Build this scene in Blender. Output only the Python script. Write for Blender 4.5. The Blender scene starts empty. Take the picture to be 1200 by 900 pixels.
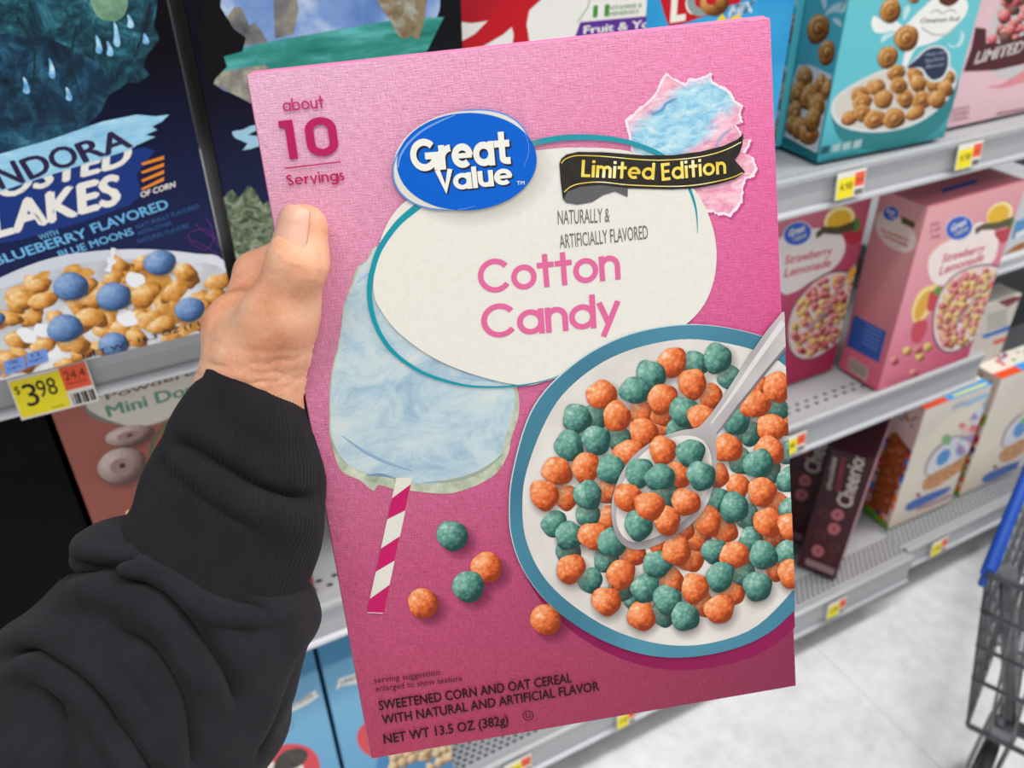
import bpy, bmesh, math, random
import numpy as np
from mathutils import Vector, Matrix
random.seed(7); np.random.seed(7)
S = bpy.context.scene
COL = S.collection
R = math.radians

# ------------------------------------------------------------------ camera, world, lights, exposure
EYE = Vector((0, 0, 1.36)); FPX = 1000.0
YAW, PITCH, ROLL = R(27.735), R(33.688), R(.683)
fw = Vector((math.sin(YAW)*math.cos(PITCH), math.cos(YAW)*math.cos(PITCH), -math.sin(PITCH)))
rt = Vector((math.cos(YAW), -math.sin(YAW), 0)); dn = fw.cross(rt)
RT = rt*math.cos(ROLL)+dn*math.sin(ROLL); DN = -rt*math.sin(ROLL)+dn*math.cos(ROLL)
cam = bpy.data.cameras.new('camera'); camo = bpy.data.objects.new('camera', cam); COL.objects.link(camo)
m3 = Matrix((RT, -DN, -fw)).transposed(); camo.matrix_world = Matrix.Translation(EYE) @ m3.to_4x4()
cam.sensor_width = 36; cam.lens = FPX*36/1200; cam.clip_start = .02
cam.dof.use_dof = True; cam.dof.focus_distance = .345; cam.dof.aperture_fstop = 13
S.camera = camo
S.view_settings.view_transform = 'Standard'; S.view_settings.look = 'None'
S.view_settings.gamma = 1; S.view_settings.use_curve_mapping = False
S.view_settings.exposure = 0.0

def lin(c):
    if isinstance(c, str): c = tuple(int(c[i:i+2], 16) for i in (0, 2, 4))
    return tuple((x/255/12.92 if x/255 <= .04045 else ((x/255+.055)/1.055)**2.4) for x in c[:3])+(1,)
w = bpy.data.worlds.new('shop_light'); S.world = w; w.use_nodes = True
w.node_tree.nodes['Background'].inputs[0].default_value = (1, .985, .96, 1)
w.node_tree.nodes['Background'].inputs[1].default_value = .30
def lamp(name, loc, target, sx, sy, power, col=(1, .98, .95)):
    l = bpy.data.lights.new(name, 'AREA'); l.shape = 'RECTANGLE'; l.size = sx; l.size_y = sy; l.energy = power; l.color = col
    o = bpy.data.objects.new(name, l); COL.objects.link(o); o.location = loc
    o.rotation_euler = (Vector(target)-Vector(loc)).to_track_quat('-Z', 'Y').to_euler()
# strip lamps of the shop ceiling, running along the aisle, and one added for sheen
lamp('overhead_lamp', (.9, -.5, 5.2), (.9, -.4, 0), 7, .5, 225)
lamp('overhead_lamp', (.6, -2.9, 5.2), (.6, -2.0, 0), 7, .5, 42)
lamp('overhead_lamp', (-.5, -4.1, 3.4), (-.2, 0, 1.3), 1.8, .3, 34)  # added lower lamp, placed so its reflection makes the sheen on the held box
lamp('overhead_lamp', (4.0, -.7, 5.2), (3.6, -.5, 0), 2.5, .5, 110)

# ------------------------------------------------------------------ materials
MATS = {}
def newmat(name):
    m = bpy.data.materials.new(name); m.use_nodes = True; nt = m.node_tree
    return m, nt, nt.nodes['Principled BSDF']
def N(nt, t, **k):
    n = nt.nodes.new(t)
    for a, b in k.items():
        if a == 'inp':
            for x, y in b.items(): n.inputs[x].default_value = y
        else: setattr(n, a, b)
    return n
def L(nt, a, b): nt.links.new(a, b)
def ink(c, rough=.42, spec=.22, em=None):
    """plain printed ink or plastic / paint, one colour with a faint mottling"""
    key = ('ink', str(c), rough, spec)
    if key in MATS: return MATS[key]
    m, nt, b = newmat('ink_%d' % len(MATS)); c = lin(c)
    tc = N(nt, 'ShaderNodeTexCoord'); nz = N(nt, 'ShaderNodeTexNoise', inp={'Scale': 60., 'Detail': 2.})
    L(nt, tc.outputs['Object'], nz.inputs['Vector'])
    mx = N(nt, 'ShaderNodeMix', data_type='RGBA'); mx.inputs['A'].default_value = tuple(x*.95 for x in c[:3])+(1,)
    mx.inputs['B'].default_value = tuple(min(1, x*1.05) for x in c[:3])+(1,)
    L(nt, nz.outputs['Fac'], mx.inputs['Factor']); L(nt, mx.outputs['Result'], b.inputs['Base Color'])
    b.inputs['Roughness'].default_value = rough; b.inputs['Specular IOR Level'].default_value = spec
    MATS[key] = m; return m
def ramp(nt, stops):
    r = N(nt, 'ShaderNodeValToRGB'); e = r.color_ramp.elements
    e[0].position, e[0].color = stops[0][0], lin(stops[0][1]); e[1].position, e[1].color = stops[-1][0], lin(stops[-1][1])
    for p, c in stops[1:-1]:
        x = e.new(p); x.color = lin(c)
    return r
def mth(nt, op, a, b=None, clamp=False):
    n = N(nt, 'ShaderNodeMath', operation=op, use_clamp=clamp)
    for i, v in enumerate((a, b)):
        if v is None: continue
        if isinstance(v, (int, float)): n.inputs[i].default_value = v
        else: L(nt, v, n.inputs[i])
    return n.outputs[0]
def noise_ink(key, stops, scale=80, detail=5, rough=.45, dist=0., stretch=(1, 1, 1), rot=0, nrough=.6, bump=0):
    """printed picture texture: a colour ramp over noise in the thing's own space"""
    k = ('noise', key)
    if k in MATS: return MATS[k]
    m, nt, b = newmat(key)
    tc = N(nt, 'ShaderNodeTexCoord'); mp = N(nt, 'ShaderNodeMapping'); mp.inputs['Scale'].default_value = stretch
    mp.inputs['Rotation'].default_value = (0, rot, 0)
    nz = N(nt, 'ShaderNodeTexNoise', inp={'Scale': float(scale), 'Detail': float(detail), 'Roughness': nrough, 'Distortion': float(dist)})
    L(nt, tc.outputs['Object'], mp.inputs['Vector']); L(nt, mp.outputs[0], nz.inputs['Vector'])
    r = ramp(nt, stops); L(nt, nz.outputs['Fac'], r.inputs[0]); L(nt, r.outputs[0], b.inputs['Base Color'])
    b.inputs['Roughness'].default_value = rough; b.inputs['Specular IOR Level'].default_value = .22
    if bump:
        bp = N(nt, 'ShaderNodeBump', inp={'Strength': 1., 'Distance': bump}); L(nt, nz.outputs['Fac'], bp.inputs['Height']); L(nt, bp.outputs[0], b.inputs['Normal'])
    MATS[k] = m; return m
def round_ink(key, stops, scale=300., amt=.5, dent=.5):
    """printed picture of a round morsel (UV runs -1..1 over the disc)"""
    k = ('round', key)
    if k in MATS: return MATS[k]
    m, nt, b = newmat(key)
    uv = N(nt, 'ShaderNodeUVMap'); sp = N(nt, 'ShaderNodeSeparateXYZ'); L(nt, uv.outputs[0], sp.inputs[0])
    u, v = sp.outputs[0], sp.outputs[1]
    r2 = mth(nt, 'ADD', mth(nt, 'MULTIPLY', u, u), mth(nt, 'MULTIPLY', v, v))
    nz_ = mth(nt, 'SQRT', mth(nt, 'MAXIMUM', mth(nt, 'SUBTRACT', 1.0, r2), 0.0))
    d = mth(nt, 'ADD', mth(nt, 'ADD', mth(nt, 'MULTIPLY', u, -.42), mth(nt, 'MULTIPLY', v, .52)), mth(nt, 'MULTIPLY', nz_, .62))
    tc = N(nt, 'ShaderNodeTexCoord')
    n1 = N(nt, 'ShaderNodeTexNoise', inp={'Scale': scale, 'Detail': 6., 'Roughness': .65}); L(nt, tc.outputs['Object'], n1.inputs['Vector'])
    n2 = N(nt, 'ShaderNodeTexVoronoi', inp={'Scale': scale*1.6}); L(nt, tc.outputs['Object'], n2.inputs['Vector'])
    x = mth(nt, 'ADD', d, mth(nt, 'MULTIPLY', mth(nt, 'SUBTRACT', n1.outputs['Fac'], .5), amt*2))
    x = mth(nt, 'ADD', x, mth(nt, 'MULTIPLY', mth(nt, 'SUBTRACT', n2.outputs['Distance'], .35), -dent*.5))
    x = mth(nt, 'ADD', mth(nt, 'MULTIPLY', x, .86), .06, True)
    r = ramp(nt, stops); L(nt, x, r.inputs[0]); L(nt, r.outputs[0], b.inputs['Base Color'])
    b.inputs['Roughness'].default_value = .42; b.inputs['Specular IOR Level'].default_value = .22
    MATS[k] = m; return m
def soft_ink(c, alpha):
    """printed soft-edged blot (UV radius fades it out)"""
    k = ('soft', str(c), alpha)
    if k in MATS: return MATS[k]
    m, nt, b = newmat('soft_print')
    uv = N(nt, 'ShaderNodeUVMap'); ln = N(nt, 'ShaderNodeVectorMath', operation='LENGTH'); L(nt, uv.outputs[0], ln.inputs[0])
    a = mth(nt, 'SUBTRACT', 1.0, ln.outputs['Value'], True); a = mth(nt, 'MULTIPLY', mth(nt, 'SMOOTH_MIN', a, 1.0), alpha*1.6, True)
    b.inputs['Base Color'].default_value = lin(c); b.inputs['Roughness'].default_value = .42
    L(nt, a, b.inputs['Alpha']); MATS[k] = m; return m
def grad_ink(key, cols, u=True, linen=0., rough=.4, size=(1, 1)):
    """printed colour gradient over UV (four corner colours bl, br, tl, tr, mid rows), with a linen weave"""
    m, nt, b = newmat(key)
    uv = N(nt, 'ShaderNodeUVMap'); sp = N(nt, 'ShaderNodeSeparateXYZ'); L(nt, uv.outputs[0], sp.inputs[0])
    left = ramp(nt, cols[0]); right = ramp(nt, cols[1]); L(nt, sp.outputs[1], left.inputs[0]); L(nt, sp.outputs[1], right.inputs[0])
    mx = N(nt, 'ShaderNodeMix', data_type='RGBA'); L(nt, sp.outputs[0], mx.inputs['Factor']); L(nt, left.outputs[0], mx.inputs['A']); L(nt, right.outputs[0], mx.inputs['B'])
    out = mx.outputs['Result']
    if linen:
        hs = []
        for sc in ((2300, 230, 1), (260, 2100, 1)):
            mp = N(nt, 'ShaderNodeMapping'); mp.inputs['Scale'].default_value = (sc[0]*size[0], sc[1]*size[1], 1)
            nz = N(nt, 'ShaderNodeTexNoise', inp={'Scale': 1., 'Detail': 2.5, 'Roughness': .6}); L(nt, uv.outputs[0], mp.inputs['Vector']); L(nt, mp.outputs[0], nz.inputs['Vector'])
            hs.append(nz.outputs['Fac'])
        h = mth(nt, 'ADD', hs[0], hs[1])
        k = mth(nt, 'ADD', mth(nt, 'MULTIPLY', mth(nt, 'SUBTRACT', h, 1.0), linen), 0.5, True)
        ov = N(nt, 'ShaderNodeMix', data_type='RGBA', blend_type='OVERLAY'); ov.inputs['Factor'].default_value = 1
        L(nt, out, ov.inputs['A']); L(nt, k, ov.inputs['B']); out = ov.outputs['Result']
        tc = N(nt, 'ShaderNodeTexCoord'); n3 = N(nt, 'ShaderNodeTexNoise', inp={'Scale': 260., 'Detail': 3.}); L(nt, tc.outputs['Object'], n3.inputs['Vector'])
        bp = N(nt, 'ShaderNodeBump', inp={'Strength': .6, 'Distance': .0005}); L(nt, mth(nt, 'ADD', h, mth(nt, 'MULTIPLY', n3.outputs['Fac'], 1.2)), bp.inputs['Height']); L(nt, bp.outputs[0], b.inputs['Normal'])
    L(nt, out, b.inputs['Base Color']); b.inputs['Roughness'].default_value = rough; b.inputs['Specular IOR Level'].default_value = .5 if linen else .22
    return m

# ------------------------------------------------------------------ objects
def tag(o, label=None, cat=None, group=None, kind=None):
    if label: o['label'] = label
    if cat: o['category'] = cat
    if group: o['group'] = group
    if kind: o['kind'] = kind
    return o
def empty(name, mw, label, cat, group=None):
    o = bpy.data.objects.new(name, None); COL.objects.link(o); o.empty_display_size = .05
    o.matrix_world = mw; return tag(o, label, cat, group)
def link(name, me, parent=None):
    o = bpy.data.objects.new(name, me); COL.objects.link(o)
    if parent: o.parent = parent
    return o
def mesh_np(name, verts, faces, mats=(), parent=None, smooth=True, mi=None):
    me = bpy.data.meshes.new(name); me.from_pydata([tuple(v) for v in verts], [], [tuple(f) for f in faces])
    for m in mats: me.materials.append(m)
    if mi is not None: me.polygons.foreach_set('material_index', mi)
    if smooth: me.polygons.foreach_set('use_smooth', [True]*len(me.polygons))
    me.update(); return link(name, me, parent)
class MB:
    def __init__(s): s.bm = bmesh.new(); s.mats = []
    def mi(s, m):
        if m not in s.mats: s.mats.append(m)
        return s.mats.index(m)
    def box(s, a, b, m, bev=0, seg=2, mw=None):
        a, b = Vector(a), Vector(b); r = bmesh.ops.create_cube(s.bm, size=1)
        vs = r['verts']
        for v in vs: v.co = Vector((a[i]+(b[i]-a[i])*(v.co[i]+.5) for i in range(3)))
        fs = list({f for v in vs for f in v.link_faces})
        if bev:
            es = list({e for v in vs for e in v.link_edges})
            r = bmesh.ops.bevel(s.bm, geom=es, offset=bev, segments=seg, affect='EDGES', profile=.5)
            fs = list({f for f in r['faces']} | {f for f in fs if f.is_valid}); vs = list({v for f in fs for v in f.verts})
        for f in fs: f.material_index = s.mi(m); f.smooth = bool(bev)
        if mw is not None:
            for v in vs: v.co = mw @ v.co
        return s
    def tube(s, pts, r, m, n=8, cap=True):
        pts = [Vector(p) for p in pts]; rings = []
        rr = r if isinstance(r, (list, tuple)) else [r]*len(pts)
        t0 = (pts[1]-pts[0]).normalized(); ref = Vector((0, 0, 1)) if abs(t0.z) < .9 else Vector((1, 0, 0))
        for i, p in enumerate(pts):
            t = (pts[min(i+1, len(pts)-1)]-pts[max(i-1, 0)]).normalized(); x = ref.cross(t).normalized(); y = t.cross(x)
            rings.append([s.bm.verts.new(p+(x*math.cos(a)+y*math.sin(a))*rr[i]) for a in [2*math.pi*k/n for k in range(n)]])
        for a, b in zip(rings, rings[1:]):
            for k in range(n):
                f = s.bm.faces.new((a[k], a[(k+1) % n], b[(k+1) % n], b[k])); f.smooth = True; f.material_index = s.mi(m)
        if cap:
            for g in (rings[0][::-1], rings[-1]):
                f = s.bm.faces.new(g); f.material_index = s.mi(m)
        return s
    def extrude(s, prof, x0, x1, m, axis=0):
        """profile of (y,z) points swept along x"""
        A = [s.bm.verts.new((x0, y, z)) for y, z in prof]; B = [s.bm.verts.new((x1, y, z)) for y, z in prof]; n = len(prof)
        for k in range(n):
            f = s.bm.faces.new((A[k], A[(k+1) % n], B[(k+1) % n], B[k])); f.material_index = s.mi(m)
        for g in (A[::-1], B): f = s.bm.faces.new(g); f.material_index = s.mi(m)
        return s
    def build(s, name, parent=None):
        bmesh.ops.recalc_face_normals(s.bm, faces=s.bm.faces)
        me = bpy.data.meshes.new(name); s.bm.to_mesh(me); s.bm.free()
        for m in s.mats: me.materials.append(m)
        return link(name, me, parent)

# ------------------------------------------------------------------ measuring: a sight line of the photo met with a real plane
def ray(px, py): return RT*((px-600)/FPX)+DN*((py-450)/FPX)+fw
def on_y(px, py, y): r = ray(px, py); return EYE+r*(y/r.y)
def on_z(px, py, z): r = ray(px, py); return EYE+r*((z-EYE.z)/r.z)
def at_d(px, py, d): return EYE+ray(px, py)*d
class Board:
    """a flat face of a thing: origin o, axes a, b, outward n, in the thing's own frame"""
    def __init__(s, mw, o, a, b, n): s.mw = mw; s.o, s.a, s.b, s.n = Vector(o), Vector(a), Vector(b), Vector(n)
    def p(s, px, py, off=0.):
        inv = s.mw.inverted(); e = inv @ EYE; d = inv.to_3x3() @ ray(px, py)
        t = ((s.o+s.n*off)-e).dot(s.n)/d.dot(s.n); q = e+d*t-s.o
        return Vector((q.dot(s.a), q.dot(s.b)))
    def xyz(s, u, v, h=0.): return s.o+s.a*u+s.b*v+s.n*h
def crom(pts, closed=False, n=8):
    P = [Vector(p) for p in pts]; out = []; K = len(P)
    for i in range(K if closed else K-1):
        g = (lambda j: P[j % K]) if closed else (lambda j: P[min(max(j, 0), K-1)])
        a, b, c, d = g(i-1), g(i), g(i+1), g(i+2)
        for k in range(n):
            t = k/n; out.append(.5*((2*b)+(c-a)*t+(2*a-5*b+4*c-d)*t*t+(3*b-a-3*c+d)*t**3))
    if not closed: out.append(P[-1])
    return out
# --- a stroke alphabet with round geometric bowls (cap height 1)
def arc(cx, cy, rx, ry, a0, a1, n=28):
    n = max(3, int(n*abs(a1-a0)/360)); return [(cx+rx*math.cos(R(a0+(a1-a0)*k/n)), cy+ry*math.sin(R(a0+(a1-a0)*k/n))) for k in range(n+1)]
def glyph(ch, w, xh):
    h = w/2; r = xh/2-h; c = xh/2
    nw = xh*.84; ra = (nw-w)/2
    if ch == 'o': return [arc(c, c, r, r, 0, 360, 40)], xh
    if ch == 'a': return [arc(c, c, r, r, 0, 360, 40), [(xh-h, 0), (xh-h, xh)]], xh
    if ch == 'd': return [arc(c, c, r, r, 0, 360, 40), [(xh-h, 0), (xh-h, 1)]], xh
    if ch == 'b': return [arc(c, c, r, r, 0, 360, 40), [(h, 0), (h, 1)]], xh
    if ch == 'g': return [arc(c, c, r, r, 0, 360, 40), [(xh-h, xh), (xh-h, -.02)]+arc(c, -.02, r, .24, 0, -150)], xh
    if ch == 'e': return [([(h, c), (xh-h*.4, c)], .72), arc(c, c, r, r, -4 if w < .2 else 0, 304 if w < .2 else 312)], xh
    if ch == 'C': return [arc(.5, .5, .5-h, .5-h, 38, 322, 40)], .93
    if ch == 'G': return [arc(.5, .5, .5-h, .5-h, 42, 342, 40), [(.52, .46), (1-h*.6, .46), (1-h*.8, .0)]], 1.
    if ch == 't': return [[(.17+h, 0), (.17+h, .98)], [(0, xh-h), (.34+w, xh-h)]], .34+w
    if ch == 'T': return [[(.17+h, 0.16), (.17+h, 1.02)], [(0, xh-h), (.34+w, xh-h)], arc(.17+h+.2, .2, .2, .2-h, 180, 270)+[(.34+w, h)]], .36+w
    if ch in 'nhr':
        if ch == 'r': return [[(h, 0), (h, xh)], arc(h+xh*.42, xh-h-xh*.42, xh*.42, xh*.42, 180, 90)], h+xh*.44
        return [[(h, 0), (h, xh if ch == 'n' else 1)], arc(nw/2, xh-h-ra, ra, ra, 180, 0)+[(nw-h, 0)]], nw
    if ch == 'u': return [[(nw-h, 0), (nw-h, xh)], [(h, xh)]+arc(nw/2, h+ra, ra, ra, 180, 360)], nw
    if ch == 'm':
        mw_ = xh*.72; rb = (mw_-w)/2
        return [[(h, 0), (h, xh)], arc(mw_/2, xh-h-rb, rb, rb, 180, 0)+[(mw_-h, 0)], arc(mw_/2+mw_-w, xh-h-rb, rb, rb, 180, 0)+[(2*mw_-w-h, 0)]], 2*mw_-w
    if ch == 'i': return [[(h, 0), (h, xh)], [(h, 1-w*.95), (h, 1)]], w
    if ch == 'l': return [[(h, 0), (h, 1)]], w
    if ch == 'v': return [[(h*.9, xh), (xh*.42, 0), (xh*.84-h*.9, xh)]], xh*.84
    if ch == 'y': return [[(h*.9, xh), (xh*.45, h*.6)], [(xh*.9-h*.9, xh), (xh*.2, -.28)]], xh*.9
    if ch == 'V': return [[(h, 1), (.36, h*.9), (.72-h, 1)]], .66
    if ch == 'L': return [[(h, 1), (h, h), (.5, h)]], .5
    if ch == 'E': return [[(.52, 1-h), (h, 1-h), (h, h), (.52, h)], [(h, .52), (.48, .52)]], .54
    if ch == 'S': return [arc(.28, .745, .28-h, .255-h, 30, 270)+arc(.28, .265, .28-h*.8, .265-h, 90, -150)], .58
    if ch == 's': return [arc(.2, xh*.74, .19-h, xh*.26-h*.6, 30, 270, 20)+arc(.2, xh*.27, .2-h, xh*.27-h*.6, 90, -150, 20)], .4
    if ch == '1': return [[(h+.06, 0), (h+.06, 1)], [(-.06, 1-h), (h+.1, 1-h)]], w+.1
    if ch == '0': return [[(h, .67)]+arc(.34, .68, .34-h, .32-h, 180, 0, 30)+arc(.34, .32, .34-h, .32-h, 0, -180, 30)+[(h, .68)]], .68
    if ch == 'w': return [[(h, xh), (.2, 0), (.4, xh*.9), (.6, 0), (.8-h, xh)]], .8
    if ch == ' ': return [], .28
    return [[(h, 0), (h, xh)]], w
def ribbon(pts, w0, w1=None):
    """outline polygons (quads) of a pen stroke of width w0 (or list)"""
    P = [Vector(p[:2]) for p in pts]; n = len(P); ws = w0 if isinstance(w0, (list, tuple)) else [w0]*n
    closed = (P[0]-P[-1]).length < 1e-6; Lp, Rp = [], []
    for i in range(n):
        if closed and i in (0, n-1): d0 = (P[-1]-P[-2]); d1 = (P[1]-P[0])
        else: d0 = P[i]-P[i-1] if i else P[1]-P[0]; d1 = P[i+1]-P[i] if i < n-1 else P[i]-P[i-1]
        d0 = d0.normalized(); d1 = d1.normalized(); t = (d0+d1)
        t = t.normalized() if t.length > 1e-6 else d0
        k = min(1/max(t.dot(d1), .35), 2.2); q = Vector((-t.y, t.x))*ws[i]/2*k
        Lp.append(P[i]+q); Rp.append(P[i]-q)
    return [(Rp[i], Rp[i+1], Lp[i+1], Lp[i]) for i in range(n-1)]
_font = {}
def font_tris(s, bold=0., shear=0.):
    k = (s, bold, shear)
    if k in _font: return _font[k]
    c = bpy.data.curves.new('t', 'FONT'); c.body = s; c.shear = shear; c.resolution_u = 3
    o = bpy.data.objects.new('t', c); COL.objects.link(o)
    dg = bpy.context.evaluated_depsgraph_get(); me = o.evaluated_get(dg).to_mesh()
    V = [Vector(v.co[:2]) for v in me.vertices]; F = [[V[i] for i in p.vertices] for p in me.polygons]
    if bold: F = [[q+Vector(d_) for q in f] for d_ in ((-bold, 0), (bold, 0), (0, bold*.7), (0, -bold*.7)) for f in F]
    o.to_mesh_clear(); bpy.data.objects.remove(o); bpy.data.curves.remove(c)
    _font[k] = (F, min(v.x for v in V), max(v.x for v in V), .729)
    return _font[k]
def clip(poly, box):
    u0, v0, u1, v1 = box
    for ax, lim, sg in ((0, u0, 1), (0, u1, -1), (1, v0, 1), (1, v1, -1)):
        out = []
        for i in range(len(poly)):
            a, b = poly[i-1], poly[i]; ia, ib = (a[ax]-lim)*sg >= 0, (b[ax]-lim)*sg >= 0
            if ia != ib: out.append(a+(b-a)*((lim-a[ax])/(b[ax]-a[ax])))
            if ib: out.append(b)
        poly = out
        if len(poly) < 3: return None
    return poly
class Print:
    """flat printed artwork lying on a Board, built as one mesh"""
    def __init__(s, board, W=None, H=None, base=.0001, step=.00006):
        s.bd = board; s.V = []; s.F = []; s.UV = []; s.M = []; s.mats = []; s.box = (0, 0, W, H) if W else None
        s.base = base; s.step = step; s.k = 0
    def add(s, poly, m, layer=0, uvf=None):
        poly = [Vector(p[:2]) for p in poly]
        if s.box:
            poly = clip(poly, s.box)
            if not poly: return
        ar = sum(poly[i-1].x*poly[i].y-poly[i].x*poly[i-1].y for i in range(len(poly)))
        if abs(ar) < 1e-12: return
        if ar < 0: poly = poly[::-1]
        if m not in s.mats: s.mats.append(m)
        s.k += 1; h = s.base+layer*s.step+(s.k % 50)*s.step*.008
        i0 = len(s.V); s.V += [s.bd.xyz(p.x, p.y, h) for p in poly]; s.F.append(list(range(i0, i0+len(poly))))
        s.UV += [uvf(p) if uvf else (0, 0) for p in poly]; s.M.append(s.mats.index(m))
    def px(s, pts, m, layer=0, smooth=0, uvc=None):
        q = [s.bd.p(*p) for p in pts]
        if smooth: q = crom(q, True, smooth)
        uvf = None
        if uvc:
            us = [p.x for p in q]; vs = [p.y for p in q]; cu, cv = (min(us)+max(us))/2, (min(vs)+max(vs))/2; ru, rv = (max(us)-min(us))/2, (max(vs)-min(vs))/2
            uvf = lambda p: ((p.x-cu)/ru, (p.y-cv)/rv)
        s.add(q, m, layer, uvf)
    def disc(s, px, py, rx, m, layer=0, ry=None, rot=0, wob=0., n=28, uv=True):
        ry = ry or rx; c = s.bd.p(px, py); ph = [random.uniform(0, 6.28) for _ in range(3)]; pts = []
        for k in range(n):
            a = 2*math.pi*k/n; f = 1+wob*(math.sin(2*a+ph[0])*.5+math.sin(3*a+ph[1])*.5+.35*math.sin(5*a+ph[2]))
            x, y = rx*f*math.cos(a), ry*f*math.sin(a); cr, sr = math.cos(R(rot)), math.sin(R(rot))
            pts.append(s.bd.p(px+x*cr-y*sr, py+x*sr+y*cr))
        rr = max(sum((p-c).length for p in pts)/n, 1e-6); us = [p-c for p in pts]
        ru = max(abs(q.x) for q in us); rv = max(abs(q.y) for q in us)
        s.add(pts, m, layer, lambda p: ((p.x-c.x)/ru*.99, (p.y-c.y)/rv*.99))
    def line(s, pts, wpx, m, layer=0, smooth=6):
        """stroke through pixels; wpx width in photo pixels (or list)"""
        q = [s.bd.p(*p) for p in pts]; sc = (s.bd.p(pts[0][0]+3, pts[0][1])-s.bd.p(pts[0][0]-3, pts[0][1])).length/6
        ws = wpx if isinstance(wpx, (list, tuple)) else [wpx]*len(q)
        v = [Vector((a.x, a.y, b*sc)) for a, b in zip(q, ws)]
        if smooth: v = crom(v, False, smooth)
        for f in ribbon([p[:2] for p in v], [p[2] for p in v]): s.add(f, m, layer)
    def frame(s, p0, p1, hpx):
        a = s.bd.p(*p0); b = s.bd.p(*p1); t = s.bd.p(p0[0], p0[1]-hpx); e = (b-a); ln = e.length; e = e.normalized()
        nrm = Vector((-e.y, e.x)); return a, e, nrm, ln, abs((t-a).dot(nrm))
    def stroke(s, txt, p0, p1, hpx, m, layer=0, w=.15, xh=.72, gap=.06, kern=None, dx=0, dy=0, slant=0):
        a, e, nr, ln, h = s.frame(p0, p1, hpx); x = 0; items = []
        for ch in txt:
            st, adv = glyph(ch, w, xh)
            for q in st:
                q, wf = q if isinstance(q, tuple) and isinstance(q[1], float) else (q, 1.)
                items += [[Vector((p[0]+x, p[1])) for p in f] for f in ribbon(q, w*wf)]
            x += adv+gap
        tot = x-gap; sx = ln/tot
        for f in items: s.add([a+e*((p.x)*sx+dx*h+slant*p.y*h)+nr*(p.y*h+dy*h) for p in f], m, layer)
    def text(s, txt, p0, p1, hpx, m, layer=0, bold=0., shear=0., dx=0, dy=0):
        a, e, nr, ln, h = s.frame(p0, p1, hpx); F, x0, x1, ch = font_tris(txt, bold, shear); sx = ln/(x1-x0); sy = h/ch
        for f in F: s.add([a+e*((p.x-x0)*sx+dx*h)+nr*(p.y*sy+dy*h) for p in f], m, layer)
    def build(s, name, parent, label=None):
        me = bpy.data.meshes.new(name); me.from_pydata(s.V, [], s.F)
        for m in s.mats: me.materials.append(m)
        me.polygons.foreach_set('material_index', s.M)
        uv = me.uv_layers.new(name='UVMap'); uv.data.foreach_set('uv', [c for p in s.UV for c in p]); me.update()
        o = link(name, me, parent)
        if label: o['label'] = label
        return o
class Carton:
    def __init__(s, name, label, cat, O, U, V, W, H, T, mat, group=None, bev=.0012, side_mat=None, top_mat=None, body='carton'):
        U = Vector(U).normalized(); V = Vector(V); V = (V-U*V.dot(U)).normalized(); Nn = U.cross(V)
        s.mw = Matrix((U, -Nn, V)).transposed().to_4x4(); s.mw.translation = Vector(O)
        s.W, s.H, s.T = W, H, T
        s.root = empty(name, s.mw, label, cat, group)
        mb = MB(); mb.box((0, 0, 0), (W, T, H), mat, bev, 3)
        o = mb.build(body, s.root)
        # glued end flap seen as a thin line round the top edge
        fb = MB(); fb.box((.002, .002, H-.0002), (W-.002, T-.002, H+.0006), top_mat or mat, .0002, 1); fb.build('top_flap', s.root)
        s.front = Board(s.mw, (0, 0, 0), (1, 0, 0), (0, 0, 1), (0, -1, 0))
        s.left = Board(s.mw, (0, T, 0), (0, -1, 0), (0, 0, 1), (-1, 0, 0))
        s.top = Board(s.mw, (0, 0, H+.0006), (1, 0, 0), (0, 1, 0), (0, 0, 1))
    def pf(s): return Print(s.front, s.W, s.H)
    def pl(s): return Print(s.left, s.T, s.H)
    def pt(s): return Print(s.top, s.W, s.T)
    def cover(s, pr, m, layer=0, inset=.0006):
        w_, h_ = pr.box[2], pr.box[3]; pr.add([(inset, inset), (w_-inset, inset), (w_-inset, h_-inset), (inset, h_-inset)], m, layer, lambda p: (p.x/w_, p.y/h_))
def copy_tree(o, parent=None):
    c = o.copy(); COL.objects.link(c)
    if parent: c.parent = parent
    for ch in [x for x in bpy.data.objects if x.parent == o]: copy_tree(ch, c)
    return c

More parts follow.
